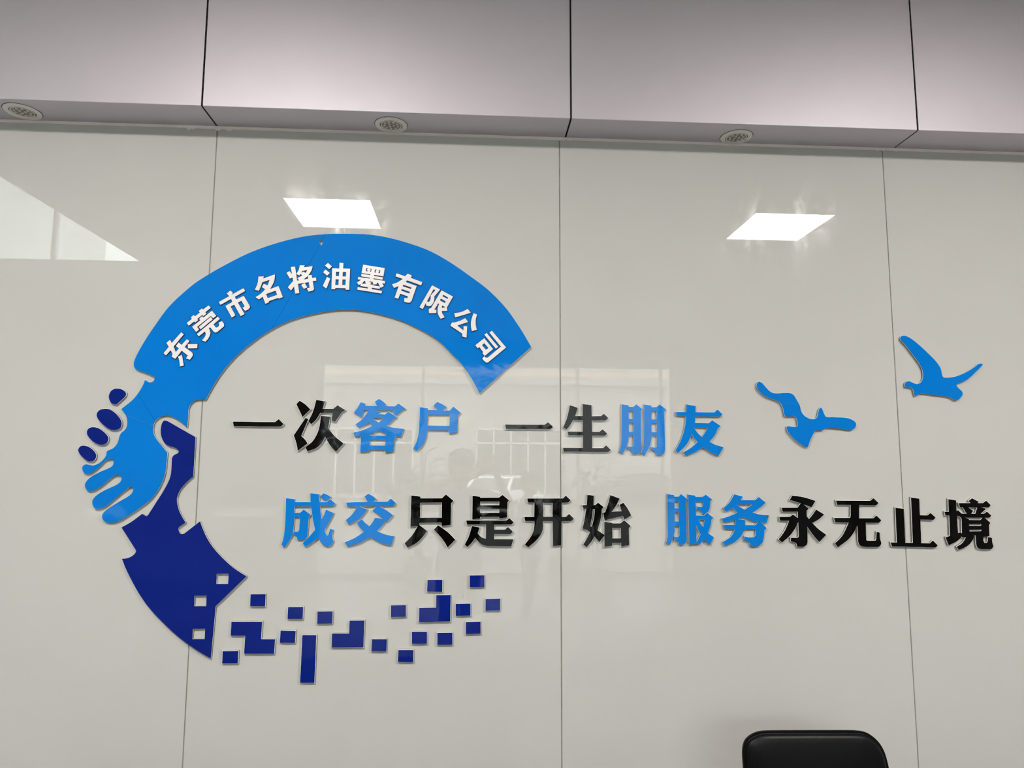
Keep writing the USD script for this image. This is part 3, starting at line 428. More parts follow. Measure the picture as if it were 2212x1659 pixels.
oc = np.vstack([top_xz, rest]); oc = np.array(Polygon(oc).buffer(0).exterior.coords)[:-1]
def resample(q, n):
    q = np.vstack([q, q[:1]]); L = np.r_[0, np.cumsum(np.linalg.norm(np.diff(q, axis=0), axis=1))]
    t = np.linspace(0, L[-1], n + 1)[:-1]; return np.c_[np.interp(t, L, q[:, 0]), np.interp(t, L, q[:, 1])]
oc = resample(oc, 160)
for _ in range(2): oc = 0.25 * np.roll(oc, 1, 0) + 0.5 * oc + 0.25 * np.roll(oc, -1, 0)
cc = oc.mean(0)
CHX = float(cc[0])
def inset(q, d):
    t = np.roll(q, -1, 0) - np.roll(q, 1, 0); t /= np.linalg.norm(t, axis=1, keepdims=True)
    nn = np.c_[-t[:, 1], t[:, 0]]
    if ((cc - q) * nn).sum() < 0: nn = -nn
    return q + nn * d
def curve_y(q):                                                    # the rim lies in one upright plane
    return 0.0 * q[:, 0]
def stack(rings, cap0=True, cap1=True):
    n = len(rings[0]); V = np.vstack(rings); F = []
    for r in range(len(rings) - 1):
        i = np.arange(n); j = (i + 1) % n
        F += [np.c_[r * n + i, r * n + j, (r + 1) * n + j], np.c_[r * n + i, (r + 1) * n + j, (r + 1) * n + i]]
    for ring, flag, rev in ((0, cap0, True), (len(rings) - 1, cap1, False)):
        if flag:
            V = np.vstack([V, V[ring * n:(ring + 1) * n].mean(0)]); k = len(V) - 1; i = np.arange(n); j = (i + 1) % n
            F.append(np.c_[ring * n + i, ring * n + j, np.full(n, k)] if not rev else np.c_[ring * n + j, ring * n + i, np.full(n, k)])
    m = trimesh.Trimesh(V, np.vstack(F), process=False); trimesh.repair.fix_normals(m); return m
chair = thing('office_chair', 'black leather office chair standing in front of the glass wall at the lower right', 'chair', (CHX, -CY, 0))
def ring(q, y):
    return np.c_[q[:, 0] - CHX, y + curve_y(q), q[:, 1]]
def scaled(q, f): return cc + (q - cc) * f
i0 = inset(oc, 0.004); i1 = inset(oc, 0.011)
obj('back_shell', stack([ring(inset(oc, 0.026), 0.030), ring(inset(oc, 0.017), 0.027), ring(inset(oc, 0.009), 0.019), ring(inset(oc, 0.0015), 0.006), ring(oc, 0.001), ring(inset(oc, 0.0015), -0.003), ring(inset(oc, 0.009), -0.002)]), M_plastic, chair, smooth=40)
j0 = inset(oc, 0.0095)
obj('back_cushion', stack([ring(j0, 0.002), ring(j0, -0.006), ring(inset(oc, 0.0125), -0.011), ring(inset(oc, 0.019), -0.0145), ring(scaled(inset(oc, 0.03), 1), -0.017), ring(scaled(i1, 0.75), -0.022), ring(scaled(i1, 0.5), -0.025), ring(scaled(i1, 0.2), -0.026)]), M_leather, chair, smooth=50)
pq = ring(inset(oc, 0.0085), -0.001)
obj('back_piping', tube(pq, 0.0028, 8, True), M_leather, chair, smooth=True)
zb = zt - 0.474
seat = trimesh.creation.box([0.48, 0.46, 0.08])
sq = shapely.box(-0.245, -0.24, 0.245, 0.24).buffer(-0.09).buffer(0.09, quad_segs=8); sc = np.array(sq.exterior.coords)[:-1]; sc = resample(sc, 96)
def sring(f, z, y=-0.30): return np.c_[sc[:, 0] * f, sc[:, 1] * f + y, np.full(len(sc), z)]
obj('seat', stack([sring(0.9, 0.395), sring(0.97, 0.405), sring(1.0, 0.43), sring(0.985, 0.458), sring(0.93, 0.474), sring(0.75, 0.478), sring(0.3, 0.474)]), M_leather, chair, smooth=50)
obj('seat_piping', tube(sring(1.0, 0.445), 0.0035, 8, True), M_leather, chair, smooth=True)
obj('back_bracket', tube([(0, 0.06, zb + 0.14), (0, 0.075, zb + 0.02), (0, 0.03, 0.40), (0, -0.10, 0.375), (0, -0.30, 0.375)], 0.022, 12), M_plastic, chair, smooth=40)
obj('gas_column', cat(moved(trimesh.creation.cylinder(0.025, 0.2, sections=24), (0, -0.30, 0.28)), moved(trimesh.creation.cylinder(0.034, 0.12, sections=24), (0, -0.30, 0.16))), M_chrome, chair, smooth=40)
for k in range(5):
    a = 2 * math.pi * k / 5 + 0.3; e = np.array([math.cos(a), math.sin(a), 0])
    obj('base_arm', tube([np.array([0, -0.30, 0.13]), np.array([0, -0.30, 0.125]) + e * 0.12, np.array([0, -0.30, 0.085]) + e * 0.29], [0.026, 0.022, 0.016], 10), M_plastic, chair, smooth=40)
    w = trimesh.creation.cylinder(0.03, 0.045, sections=24); w.apply_transform(trimesh.transformations.rotation_matrix(math.pi / 2, [-e[1], e[0], 0])); w.apply_translation(np.array([0, -0.30, 0.03]) + e * 0.30)
    st = trimesh.creation.cylinder(0.008, 0.05, sections=12); st.apply_translation(np.array([0, -0.30, 0.075]) + e * 0.285)
    obj('caster', cat(w, st), M_plastic, chair, smooth=40)
for sx in (-1, 1):
    obj('armrest', tube([(sx * 0.20, -0.18, 0.41), (sx * 0.275, -0.20, 0.44), (sx * 0.28, -0.20, 0.60), (sx * 0.28, -0.22, 0.63), (sx * 0.28, -0.42, 0.635), (sx * 0.275, -0.46, 0.62), (sx * 0.275, -0.44, 0.46), (sx * 0.21, -0.40, 0.41)], 0.017, 10), M_plastic, chair, smooth=40)
# ------------------------------------------------------------------ the rest of the room, which the glass mirrors
FD = 7.5                                                           # the street front stands this far from the sign wall
obj('floor', box(ROOM_X0, ROOM_X1, ROOM_Y, 0.12, -0.12, 0.0), M_floor, kind='structure')
VX, VY = -2.96, -4.38                                              # corner of the void in the ceiling
VZ = 6.2
pan = [mirror_pt(u, v, 0) for u, v in ()]
def on_ceil(u, v):
    d = ray(u, v); p = C + d * (CEIL - ZC) / d[2]; return np.array([p[0], -p[1]])
cen = [(on_ceil(607, 425) + on_ceil(803, 432) + on_ceil(826, 494) + on_ceil(653, 490)) / 4, (on_ceil(1627, 458) + on_ceil(1811, 464) + on_ceil(1728, 520) + on_ceil(1563, 516)) / 4]
slab = man(box(ROOM_X0, ROOM_X1, ROOM_Y, 0.12, CEIL, CEIL + 0.16)) - man(box(ROOM_X0 - 1, VX, VY, -YF - 0.05, CEIL - 1, CEIL + 1))
for c in cen: slab = slab - man(box(c[0] - 0.302, c[0] + 0.302, c[1] - 0.302, c[1] + 0.302, CEIL - 0.1, CEIL + 0.03))
obj('ceiling', tri(slab), M_ceil, kind='structure')
def light_panel(x, y, z, label, glow):
    t = thing('ceiling_light', label, 'ceiling light', (x, y, z), 0, 'square lit ceiling panels')
    fr = man(box(-0.3, 0.3, -0.3, 0.3, -0.004, 0.012)) - man(box(-0.290, 0.290, -0.290, 0.290, -0.1, 0.1))
    obj('frame', tri(fr), M_lamp_white, t); obj('diffuser', box(-0.290, 0.290, -0.290, 0.290, 0.0, 0.008), glow, t)
light_panel(cen[0][0], cen[0][1], CEIL, 'square lit ceiling panel mirrored above the blue arc', M_glow)
light_panel(cen[1][0], cen[1][1], CEIL, 'square lit ceiling panel mirrored above the birds', M_glow)
# the void: brighter upper walls
up = thing('wall_upper', None, None, kind='structure')
# its street side is a tall window
w9 = thing('window_9', None, None, kind='structure')
ux = [ROOM_X0] + [mirror_pt(u, 500, -VY)[0] for u in (112,)] + [VX]
for a, b in zip(ux[:-1], ux[1:]): obj('window_pane', box(a + 0.02, b - 0.02, VY - 0.07, VY - 0.064, CEIL + 0.16, VZ), M_pane, w9)
for a in ux: obj('mullion', box(a - 0.02, a + 0.02, VY - 0.10, VY - 0.04, CEIL + 0.16, VZ), M_alframe, w9)
obj('upper_wall_face', box(VX, VX + 0.12, VY, 0.0, CEIL + 0.16, VZ), M_wallpaint, up)
obj('upper_wall_face', box(ROOM_X0 - 0.15, VX + 0.15, -YF - 0.05, 0.0, CEIL + 0.16, VZ), M_wallpaint, up)
obj('ceiling_upper', box(ROOM_X0 - 0.15, VX + 0.15, VY - 0.15, 0.1, VZ, VZ + 0.1), M_ceil, kind='structure')
obj('wall_left', box(ROOM_X0 - 0.15, ROOM_X0, ROOM_Y, 0.12, 0.0, VZ), M_wallpaint, kind='structure')
obj('wall_right', box(ROOM_X1, ROOM_X1 + 0.15, ROOM_Y, 0.12, 0.0, CEIL + 0.16), M_wallpaint, kind='structure')
# street front: wide window, slots of daylight at the left
def rect(u0, v0, u1, v1):
    a = mirror_pt(u0, v0, FD); b = mirror_pt(u1, v1, FD)
    return min(a[0], b[0]), max(a[0], b[0]), min(a[2], b[2]), max(a[2], b[2])
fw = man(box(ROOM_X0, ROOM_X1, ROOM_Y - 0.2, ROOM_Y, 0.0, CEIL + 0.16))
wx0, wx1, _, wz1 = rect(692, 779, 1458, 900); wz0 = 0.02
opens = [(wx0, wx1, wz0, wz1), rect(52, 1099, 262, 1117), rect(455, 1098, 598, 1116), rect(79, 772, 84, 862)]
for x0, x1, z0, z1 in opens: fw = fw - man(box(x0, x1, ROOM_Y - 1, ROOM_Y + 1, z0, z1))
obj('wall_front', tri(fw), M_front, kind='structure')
win = thing('window_1', None, None, kind='structure')
def bar(x0, x1, z0, z1, d=0.05): return box(x0, x1, ROOM_Y - 0.12, ROOM_Y - 0.12 + d, z0, z1)
obj('window_frame', cat(bar(wx0, wx1, wz1 - 0.05, wz1), bar(wx0, wx1, wz0, wz0 + 0.06), bar(wx0, wx0 + 0.05, wz0, wz1), bar(wx1 - 0.05, wx1, wz0, wz1)), M_alframe, win)
mulls = [mirror_pt(u, 900, FD)[0] for u in (912, 1250, 1432)]
for x in mulls: obj('mullion', bar(x - 0.022, x + 0.022, wz0 + 0.06, wz1 - 0.05), M_alframe, win)
edges = [wx0 + 0.05] + mulls + [wx1 - 0.05]
for a, b in zip(edges[:-1], edges[1:]): obj('window_pane', box(a + 0.0225, b - 0.0225, ROOM_Y - 0.10, ROOM_Y - 0.094, wz0 + 0.06, wz1 - 0.05), M_pane, win)
for i, (x0, x1, z0, z1) in enumerate(opens[1:]):
    wn = thing(f'window_{i + 2}', None, None, kind='structure')
    obj('window_pane', box(x0, x1, ROOM_Y - 0.10, ROOM_Y - 0.094, z0, z1), M_pane, wn)
# glazed partition lines on the left of the street front
tr = thing('trim_2', None, None, kind='structure')
a = mirror_pt(0, 766, FD); b = mirror_pt(622, 772, FD)
obj('door_head_strip', box(ROOM_X0, b[0], ROOM_Y, ROOM_Y + 0.02, a[2] - 0.02, a[2] + 0.015), M_lamp_white, tr)
for u in (66, 622):
    x = mirror_pt(u, 900, FD)[0]
    obj('door_post_strip', box(x - 0.02, x + 0.02, ROOM_Y, ROOM_Y + 0.02, 0.0, a[2]), M_lamp_white, tr)
for u in (38, 160):
    x = mirror_pt(u, 680, FD)[0]
    obj('lintel_joint', box(x - 0.006, x + 0.006, ROOM_Y, ROOM_Y + 0.004, a[2] + 0.02, CEIL), M_seal, tr)
# reception desk below the frame; its chair is the one in view
M_desk = grained('dark_desk_board', (0.035, 0.03, 0.028), (0.05, 0.043, 0.04), 12, 0.45)
dk = thing('reception_desk', 'dark reception desk between the black chair and the camera, below the frame', 'desk', (0.5, -1.2, 0))
obj('desktop', box(-2.3, 2.3, -0.36, 0.34, 0.722, 0.76, 0.002), M_desk, dk)
obj('front_panel', box(-2.26, 2.26, -0.34, -0.31, 0.0, 0.722), M_desk, dk)
for x in (-2.26, -0.95, 1.55, 2.23): obj('side_panel', box(x, x + 0.03, -0.31, 0.30, 0.0, 0.722), M_desk, dk)
M_locker = plain('pale_blue_metal', (0.55, 0.64, 0.68), 0.35)
p0 = mirror_pt(1742, 1000, 7.0); p1 = mirror_pt(1815, 1000, 7.0)
lk = thing('metal_locker', 'pale blue two-door metal locker against the street front, mirrored right of the lower bird', 'locker', ((p0[0] + p1[0]) / 2, -7.24, 0))
lw = p1[0] - p0[0]
obj('body', box(-lw / 2, lw / 2, -0.24, 0.22, 0.0, 1.92, 0.004), M_locker, lk)
for sx in (-1, 1):
    d_ = obj('door', box(min(0, sx * lw / 2) + 0.004, max(0, sx * lw / 2) - 0.004, 0.22, 0.238, 0.06, 1.90, 0.003), M_locker, lk)
    obj('handle', box(sx * 0.04 - 0.008, sx * 0.04 + 0.008, 0.238, 0.255, 0.95, 1.08, 0.003), M_chrome, d_)
# ------------------------------------------------------------------ the street outside: a tiled building, parked cars
SZ = -0.34
BD = 36.0
M_mosaic = mat('white_mosaic_tiles', {'g': ('geometry', {}), 'm': ('mapping', {'rotation': (math.pi / 2, 0, 0)}), 'k': ('brick_texture', {'scale': 1.0, 'offset': 0.0, 'brick_width': 0.12, 'row_height': 0.12, 'mortar_size': 0.014, 'color1': (0.48, 0.455, 0.455), 'color2': (0.43, 0.41, 0.41), 'mortar': (0.30, 0.285, 0.285)}),
    'p': ('principled_bsdf', {'roughness': 0.5})}, [('g.position', 'm.vector'), ('m.vector', 'k.vector'), ('k.color', 'p.base_color')], 'p.BSDF')
M_orange = plain('orange_tiles', (0.70, 0.42, 0.28), 0.5)
M_greyshop = grained('grey_shutter', (0.30, 0.31, 0.29), (0.36, 0.36, 0.34), 0.6, 0.6)
M_darkglass = plain('dark_window', (0.03, 0.035, 0.03), 0.15)
M_road = grained('concrete_road', (0.05, 0.048, 0.046), (0.10, 0.096, 0.092), 0.6, 0.85)
M_yellow = plain('yellow_board', (0.70, 0.60, 0.30), 0.6)
obj('ground', box(-40, 40, -60, ROOM_Y - 0.2, SZ - 0.2, SZ), M_road, kind='structure')
obj('plinth', box(ROOM_X0 - 0.15, ROOM_X1 + 0.15, ROOM_Y - 0.2, 0.12, SZ - 0.2, -0.12), M_floor, kind='structure')
bld = thing('tiled_building', 'white tiled building across the street with an orange tile band, seen mirrored in the glass', 'building', (0, -BD, SZ))
def brect(u0, v0, u1, v1):
    a = mirror_pt(u0, v0, BD); b = mirror_pt(u1, v1, BD); return a[0], b[0], min(a[2], b[2]) - SZ, max(a[2], b[2]) - SZ
obj('wall', box(-34, 34, -6, 0, 0, 9.0), M_mosaic, bld)
a = brect(1000, 803, 1010, 812)
obj('tile_band', box(-34, 34, 0, 0.06, a[2], a[3]), M_orange, bld)
a = brect(1000, 813, 1010, 832)
obj('canopy', box(-34, 34, 0, 0.5, a[2], a[3]), M_greyshop, bld)
for u0, v0, u1, v1, kind in ((560, 845, 897, 886, 'shop_sign'), (1030, 848, 1250, 889, 'shop_sign'), (560, 924, 890, 1065, 'window'), (1030, 927, 1214, 1065, 'window'), (1500, 860, 1700, 1065, 'window'), (300, 850, 520, 1065, 'window')):
    x0, x1, z0, z1 = brect(u0, v0, u1, v1)
    w = obj(kind, box(x0, x1, -0.02, 0.05, z0, z1), M_greyshop if kind == 'shop_sign' else M_darkglass, bld)
    if kind == 'window':
        nx = max(2, int(round((x1 - x0) / 1.0)))
        for k in range(nx + 1):
            x = x0 + (x1 - x0) * k / nx
            obj('window_bar', box(x - 0.05, x + 0.05, 0.05, 0.11, z0, z1), M_alframe, w)
        for zz in (z0 + (z1 - z0) * 0.78, z1): obj('window_bar', box(x0, x1, 0.05, 0.11, zz - 0.05, zz + 0.05), M_alframe, w)
x0, x1, z0, z1 = brect(923, 899, 1007, 922)
obj('notice_board', box(x0, x1, 0.0, 0.05, z0, z1), M_yellow, bld)
for u, v in ((990, 793), (1330, 790)):
    x0, x1, z0, z1 = brect(u, v - 8, u + 20, v + 8)
    obj('cooling_unit', box(x0, x1, 0.0, 0.5, z0, z1, 0.04), M_lamp_white, bld)

def car(label, paint, loc, rz, plate_mat):
    """saloon, nose towards +x of its own axes"""
    t = thing('parked_car', label, 'car', loc, rz)
    side = [(-2.28, 0.28), (-2.32, 0.55), (-2.27, 0.84), (-2.20, 0.97), (-1.62, 1.02), (-0.4, 1.0), (0.95, 0.96), (1.75, 0.86), (2.22, 0.70), (2.32, 0.50), (2.28, 0.26), (1.8, 0.2), (-1.8, 0.2)]
    top = [(-1.78, 0.98), (-1.15, 1.36), (-0.75, 1.45), (-0.1, 1.47), (0.35, 1.41), (1.18, 0.96)]
    def loft(pr, ws):
        pts = [(x, sy * w, z) for (x, z), w in zip(pr, ws) for sy in (-1, 1)]
        return tri(m3.Manifold.hull_points(np.array(pts)))
    wid = [0.80 if z < 0.35 else 0.90 if z < 0.9 else 0.84 for x, z in side]
    body = man(loft(side, wid))
    for wx in (-1.38, 1.38):
        cyl = trimesh.creation.cylinder(0.36, 3.0, sections=32); cyl.apply_transform(trimesh.transformations.rotation_matrix(math.pi / 2, [1, 0, 0])); cyl.apply_translation([wx, 0, 0.33]); 
        inner = man(box(wx - 0.5, wx + 0.5, -0.62, 0.62, -0.2, 1.2)); body = body - (man(cyl) - inner)
    obj('body', tri(body), paint, t, smooth=25)
    cabin = loft(top, [0.80, 0.66, 0.60, 0.60, 0.64, 0.80])
    obj('windows', cabin, M_darkglass, t, smooth=20)
    rf = [(-1.3, 1.30), (-0.78, 1.475), (-0.1, 1.495), (0.36, 1.435), (0.5, 1.36)]
    rm = loft(rf, [0.70, 0.62, 0.62, 0.66, 0.69]); 
    obj('roof', tri(man(rm) - man(box(-2, 2, -2, 2, 0.9, 1.395))), paint, t, smooth=25)
    for sy in (-1, 1):
        obj('window_pillar', tube([(-2.0, sy * 0.80, 0.96), (-1.2, sy * 0.69, 1.35), (-0.75, sy * 0.635, 1.455)], [0.07, 0.06, 0.04], 8), paint, t, smooth=True)
        obj('window_pillar', tube([(1.2, sy * 0.80, 0.94), (0.35, sy * 0.66, 1.42)], [0.05, 0.035], 8), paint, t, smooth=True)
        obj('tail_light', box(-2.31, -2.18, sy * 0.70 - 0.19, sy * 0.70 + 0.17, 0.74, 0.93, 0.03), M_tail, t)
        obj('head_light', box(2.10, 2.25, sy * 0.62 - 0.2, sy * 0.62 + 0.2, 0.56, 0.72, 0.03), M_lamp_white, t)
        obj('mirror', box(0.78, 0.98, sy * 0.98 - 0.1, sy * 0.98 + 0.1, 0.95, 1.08, 0.03), paint, t)
        for wx in (-1.38, 1.38):
            w = lathe([(0.0, -0.09), (0.22, -0.09), (0.32, -0.10), (0.33, -0.05), (0.33, 0.08), (0.31, 0.10), (0.22, 0.085), (0.0, 0.06)], 32)
            w.apply_transform(trimesh.transformations.rotation_matrix(-sy * math.pi / 2, [1, 0, 0])); w.apply_translation([wx, sy * 0.80, 0.33])
            wp = obj('wheel', w, M_plastic, t, smooth=35)
            hb = trimesh.creation.cylinder(0.21, 0.02, sections=24); hb.apply_transform(trimesh.transformations.rotation_matrix(math.pi / 2, [1, 0, 0])); hb.apply_translation([wx, sy * 0.885, 0.33])
            obj('hub_cap', hb, M_alframe, wp)
    obj('number_plate', box(-2.335, -2.30, -0.24, 0.24, 0.70, 0.84), plate_mat, t)
    obj('bumper', box(-2.37, -2.2, -0.82, 0.82, 0.30, 0.52, 0.06), paint, t)
    return t
M_tail = plain('tail_light_red', (0.45, 0.05, 0.03), 0.15)
M_carwhite = plain('white_car_paint', (0.85, 0.84, 0.85), 0.08)
M_cardark = plain('dark_car_paint', (0.03, 0.033, 0.035), 0.06)
M_plate = plain('blue_plate', (0.05, 0.15, 0.5), 0.3)
p = mirror_pt(1108, 1040, 22.0)
car('white saloon car parked tail-first, mirrored in the middle of the glass', M_carwhite, (p[0] - 0.3, -22.8, SZ), math.radians(-90 + 21), M_plate)
p = mirror_pt(1375, 1040, 29.0)
car('dark saloon car parked side-on, mirrored under the word 朋友', M_cardark, (p[0], -29.5, SZ), math.radians(180), M_plate)
p = mirror_pt(925, 1040, 27.0)
car('dark saloon car parked beyond the photographer, mirrored under 户', M_cardark, (p[0] - 0.3, -27.5, SZ), math.radians(-90 - 28), M_plate)

# ------------------------------------------------------------------ leafy pot plants by the window
M_leaf = mat('leaf', {'o': ('object_info', {}), 'r': ('rgb_ramp', {'ramp': [(0.0, (0.03, 0.09, 0.02)), (1.0, (0.06, 0.14, 0.04))]}), 'p': ('principled_bsdf', {'roughness': 0.35}), 't': ('translucent_bsdf', {'color': (0.10, 0.22, 0.05)}), 'x': ('mix_closure', {'fac': 0.25})},
             [('o.random', 'r.fac'), ('r.color', 'p.base_color'), ('p.BSDF', 'x.closure1'), ('t.BSDF', 'x.closure2')], 'x.closure')
M_pot = plain('white_pot', (0.6, 0.58, 0.55), 0.3)
M_soil = plain('soil', (0.05, 0.035, 0.025), 0.9)
M_stem = plain('stem', (0.10, 0.08, 0.04), 0.7)
def leaf(L, wdt):
    V, F = [], []
    for i in range(6):
        t = i / 5; w = wdt * math.sin(math.pi * min(1, t * 0.96 + 0.04)) ** 0.8 * (1 - 0.3 * t); z = 0.18 * L * math.sin(t * 2.2) - 0.22 * L * t * t
        V += [(L * t, -w, z + 0.25 * w), (L * t, 0, z), (L * t, w, z + 0.25 * w)]
        if i:
            a = 3 * i - 3
            F += [(a, a + 3, a + 4), (a, a + 4, a + 1), (a + 1, a + 4, a + 5), (a + 1, a + 5, a + 2)]
    return trimesh.Trimesh(np.array(V), np.array(F), process=False)
def plant(label, loc):
    rnd = random.Random(3)
    t = thing('potted_plant', label, 'plant', loc, 0, 'pot plants by the street window')
    obj('pot', lathe([(0, 0), (0.13, 0), (0.15, 0.02), (0.19, 0.34), (0.20, 0.36), (0.175, 0.36), (0.165, 0.30), (0.0, 0.30)], 32), M_pot, t, smooth=35)
    obj('soil', lathe([(0.0, 0.335), (0.17, 0.325), (0.17, 0.315), (0.0, 0.315)], 24), M_soil, t)
    for k in range(4):
        a = k * 1.57 + 0.4; top_ = np.array([0.16 * math.cos(a), 0.16 * math.sin(a), 1.35 + 0.12 * k])
        obj('stem', tube([(0.03 * math.cos(a), 0.03 * math.sin(a), 0.32), top_ * [0.5, 0.5, 0.6], top_], [0.014, 0.011, 0.006], 6), M_stem, t, smooth=True)
        for j in range(9):
            f = 0.55 + 0.45 * j / 8; m = leaf(rnd.uniform(0.22, 0.34), rnd.uniform(0.045, 0.065))
            m.apply_transform(trimesh.transformations.euler_matrix(0, -rnd.uniform(-0.3, 0.8), rnd.uniform(0, 6.28), 'sxyz')); m.apply_translation(top_ * [f, f, f])
            obj('leaf', m, M_leaf, t, smooth=True)
    return t
p = mirror_pt(1212, 1050, 6.9)
pl = plant('tall leafy pot plant mirrored beside the white car', (p[0], -6.9, 0))
p = mirror_pt(1290, 1050, 5.8)
dup(pl, 'potted_plant', 'tall leafy pot plant mirrored under the character 生', (p[0], -5.8, 0), 1.3)
p = mirror_pt(906, 1050, 7.0)
dup(pl, 'potted_plant', 'tall leafy pot plant mirrored at the left end of the window', (p[0], -7.0, 0), 2.2)

# ------------------------------------------------------------------ two people in the room, seen only as dim mirror images
M_skin = plain('skin', (0.45, 0.27, 0.19), 0.5)
M_hair = plain('black_hair', (0.008, 0.007, 0.007), 0.45)
M_shirt = grained('dark_shirt', (0.018, 0.018, 0.022), (0.028, 0.028, 0.034), 60, 0.8)
M_trousers = grained('dark_trousers', (0.012, 0.013, 0.02), (0.02, 0.021, 0.03), 80, 0.85)
M_eye = plain('eye', (0.02, 0.015, 0.01), 0.1)
M_shoe = plain('shoe', (0.01, 0.01, 0.01), 0.35)
def ball(p, r, n=12):
    m = trimesh.creation.icosphere(2, r); m.apply_translation(p); return m.vertices
def blend(bones, edge=0.02, it=12):
    parts = [m3.Manifold.hull_points(np.vstack([ball(a, ra), ball(b, rb)])) for a, ra, b, rb in bones]
    m = parts[0]
    for q in parts[1:]: m = m + q
    t = tri(m.refine_to_length(edge)); t = trimesh.Trimesh(t.vertices, t.faces, process=True)
    trimesh.smoothing.filter_taubin(t, iterations=it); return t
def hand(w, fwd_, side, pal, curl):
    """bones of a hand from wrist w: fingers along fwd_, thumb on side, palm facing pal; curl in radians per knuckle"""
    w, f, s_, n_ = (np.array(q, float) for q in (w, fwd_, side, pal))
    out = [(w, 0.024, w + f * 0.085 + s_ * 0.028, 0.013), (w, 0.022, w + f * 0.08 - s_ * 0.03, 0.012), (w + f * 0.085 + s_ * 0.028, 0.013, w + f * 0.08 - s_ * 0.03, 0.012)]
    for k, L in enumerate((0.072, 0.080, 0.074, 0.058)):
        q = w + f * 0.085 + s_ * (0.030 - 0.02 * k); d = f.copy(); r = 0.0088
        for j, part in enumerate((0.45, 0.31, 0.24)):
            c = curl; d = d * math.cos(c) + n_ * math.sin(c); d /= np.linalg.norm(d)
            e = q + d * L * part; out.append((q, r, e, r * 0.9)); q = e; r *= 0.9
    q = w + f * 0.025 + s_ * 0.026; d = f * 0.6 + s_ * 0.8
    for L, r in ((0.042, 0.011), (0.034, 0.0095), (0.026, 0.0085)):
        e = q + d * L; out.append((q, r, e, r * 0.92)); q = e; d = d * 0.85 + f * 0.25 + n_ * 0.25; d /= np.linalg.norm(d)
    return out
def person(label, loc, rz, height, arms, head_turn=0.0):
    """stands facing +y of its own axes; arms = (elbow, wrist, hand forward, thumb side, palm normal, curl) for left and right"""
    k = height / 1.72
    t = thing('person', label, 'person', loc, rz)
    J = lambda x, y, z: np.array([x, y, z]) * k
    hd = J(0, 0.03, 1.60)
    skin = [(J(0, 0.0, 1.40), 0.058 * k, J(0, 0.012, 1.50), 0.055 * k), (hd + J(0, -0.015, 0.03), 0.088 * k, hd + J(0, 0.02, -0.01), 0.078 * k), (hd + J(0, 0.02, -0.01), 0.074 * k, hd + J(0, 0.045, -0.085), 0.042 * k),
            (hd + J(0, 0.09, 0.01), 0.010 * k, hd + J(0, 0.108, -0.028), 0.014 * k), (hd + J(-0.02, 0.085, -0.062), 0.010 * k, hd + J(0.02, 0.085, -0.062), 0.010 * k), (hd + J(-0.04, 0.078, 0.028), 0.012 * k, hd + J(0.04, 0.078, 0.028), 0.012 * k)]
    for sx in (-1, 1): skin.append((hd + J(sx * 0.086, -0.01, 0.015), 0.016 * k, hd + J(sx * 0.088, -0.006, -0.03), 0.011 * k))
    shirt = [(J(-0.115, 0, 1.36), 0.075 * k, J(0.115, 0, 1.36), 0.075 * k), (J(0, -0.01, 1.36), 0.10 * k, J(0, 0.0, 1.18), 0.125 * k), (J(-0.06, 0, 1.2), 0.115 * k, J(-0.055, 0, 0.98), 0.11 * k), (J(0.06, 0, 1.2), 0.115 * k, J(0.055, 0, 0.98), 0.11 * k), (J(0, 0, 1.42), 0.068 * k, J(0, 0, 1.36), 0.09 * k)]
    trou = [(J(-0.06, 0, 0.98), 0.112 * k, J(-0.085, 0, 0.86), 0.105 * k), (J(0.06, 0, 0.98), 0.112 * k, J(0.085, 0, 0.86), 0.105 * k), (J(-0.07, 0, 0.95), 0.105 * k, J(0.07, 0, 0.95), 0.105 * k)]
    for sx in (-1, 1):
        trou += [(J(sx * 0.088, 0, 0.86), 0.098 * k, J(sx * 0.092, 0.015, 0.48), 0.066 * k), (J(sx * 0.092, 0.015, 0.48), 0.068 * k, J(sx * 0.095, -0.015, 0.10), 0.055 * k)]
        skin += [(J(sx * 0.092, 0.01, 0.4), 0.045 * k, J(sx * 0.095, -0.015, 0.08), 0.036 * k)]
    skin += [(J(0, 0, 1.2), 0.09 * k, J(0, 0, 0.95), 0.09 * k), (J(0, 0, 1.2), 0.08 * k, J(0, 0, 1.42), 0.055 * k)]
    for sx in (-1, 1): skin += [(J(0, 0, 0.95), 0.08 * k, J(sx * 0.088, 0, 0.86), 0.07 * k), (J(sx * 0.088, 0, 0.86), 0.07 * k, J(sx * 0.092, 0.01, 0.4), 0.045 * k)]
    for sx, (el, wr, f, sd, pn, cu) in zip((-1, 1), arms):
        el, wr = np.array(el), np.array(wr); sh = J(sx * 0.165, 0, 1.375)
        skin += [(J(0, 0, 1.35), 0.06 * k, sh, 0.045 * k), (sh, 0.046 * k, el, 0.038 * k), (el, 0.039 * k, wr, 0.025 * k)]
        skin += hand(wr, f, sd, pn, cu)
        shirt += [(J(sx * 0.10, 0, 1.36), 0.075 * k, sh, 0.066 * k), (sh, 0.066 * k, sh + (el - sh) * 0.8, 0.055 * k)]
    obj('body', blend(skin, 0.012, 8), M_skin, t, smooth=True)
    sh_ = obj('shirt', blend(shirt, 0.025), M_shirt, t, smooth=True)
    obj('trousers', blend(trou, 0.025), M_trousers, t, smooth=True)
    hair = man(blend([(hd + J(0, -0.03, 0.045), 0.096 * k, hd + J(0, 0.012, 0.052), 0.092 * k), (hd + J(0, -0.045, 0.0), 0.085 * k, hd + J(0, -0.04, -0.045), 0.070 * k)], 0.012, 6))
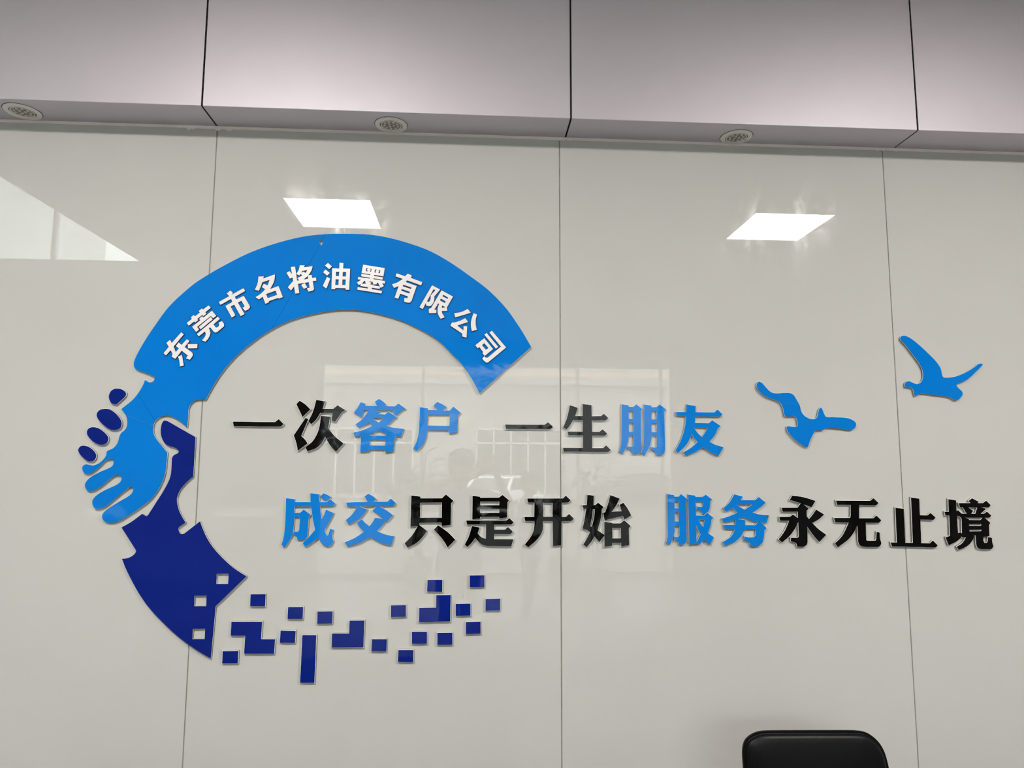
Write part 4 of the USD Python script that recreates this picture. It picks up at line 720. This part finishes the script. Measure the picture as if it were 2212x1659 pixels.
    obj('hair', tri(hair), M_hair, t, smooth=True)
    for sx in (-1, 1):
        obj('eye', trimesh.Trimesh(ball(hd + J(sx * 0.032, 0.091, 0.008), 0.0095 * k), trimesh.creation.icosphere(2, 1).faces), M_eye, t, smooth=True)
        obj('shoe', blend([(J(sx * 0.095, -0.05, 0.04), 0.040, J(sx * 0.10, 0.10, 0.034), 0.036), (J(sx * 0.10, 0.10, 0.034), 0.036, J(sx * 0.10, 0.17, 0.03), 0.03), (J(sx * 0.095, -0.02, 0.05), 0.045, J(sx * 0.095, -0.02, 0.10), 0.045)], 0.02), M_shoe, t, smooth=True)
    return t
# the photographer, both hands raised to the phone (the camera itself)
def local(loc, rz, w):
    d = np.array(w, float) - np.array(loc, float); c, s_ = math.cos(-rz), math.sin(-rz)
    return (c * d[0] - s_ * d[1], s_ * d[0] + c * d[1], d[2])
PL, PR = (-0.075, -2.93, 0.0), math.radians(-32)
dl_ = lambda v: local((0, 0, 0), PR, v)
person('person in dark clothes raising both hands to take the picture, mirrored beside the character 开', PL, PR, 1.70,
       [(local(PL, PR, (-0.235, -2.74, 1.45)), local(PL, PR, (0.05, -2.60, 1.53)), dl_((0.35, 0.2, 0.91)), dl_((0.8, 0.4, -0.4)), dl_((0.45, -0.85, 0.0)), 0.4),
        (local(PL, PR, (0.285, -2.72, 1.32)), local(PL, PR, (0.19, -2.60, 1.53)), dl_((-0.25, 0.2, 0.94)), dl_((-0.85, 0.4, -0.3)), dl_((-0.45, -0.85, 0.1)), 0.4)])
p = mirror_pt(1141, 1046, 4.9)
person('person in dark clothes standing side-on behind the photographer, mirrored in the middle of the glass', (p[0], -4.9, 0), math.radians(-78), 1.50,
       [((-0.20, -0.02, 0.93), (-0.19, 0.06, 0.72), (0, 0.15, -0.98), (0.1, 0.98, 0.15), (0.98, -0.1, 0), 0.3), ((0.20, -0.02, 0.93), (0.19, 0.06, 0.72), (0, 0.15, -0.98), (-0.1, 0.98, 0.15), (-0.98, -0.1, 0), 0.3)])
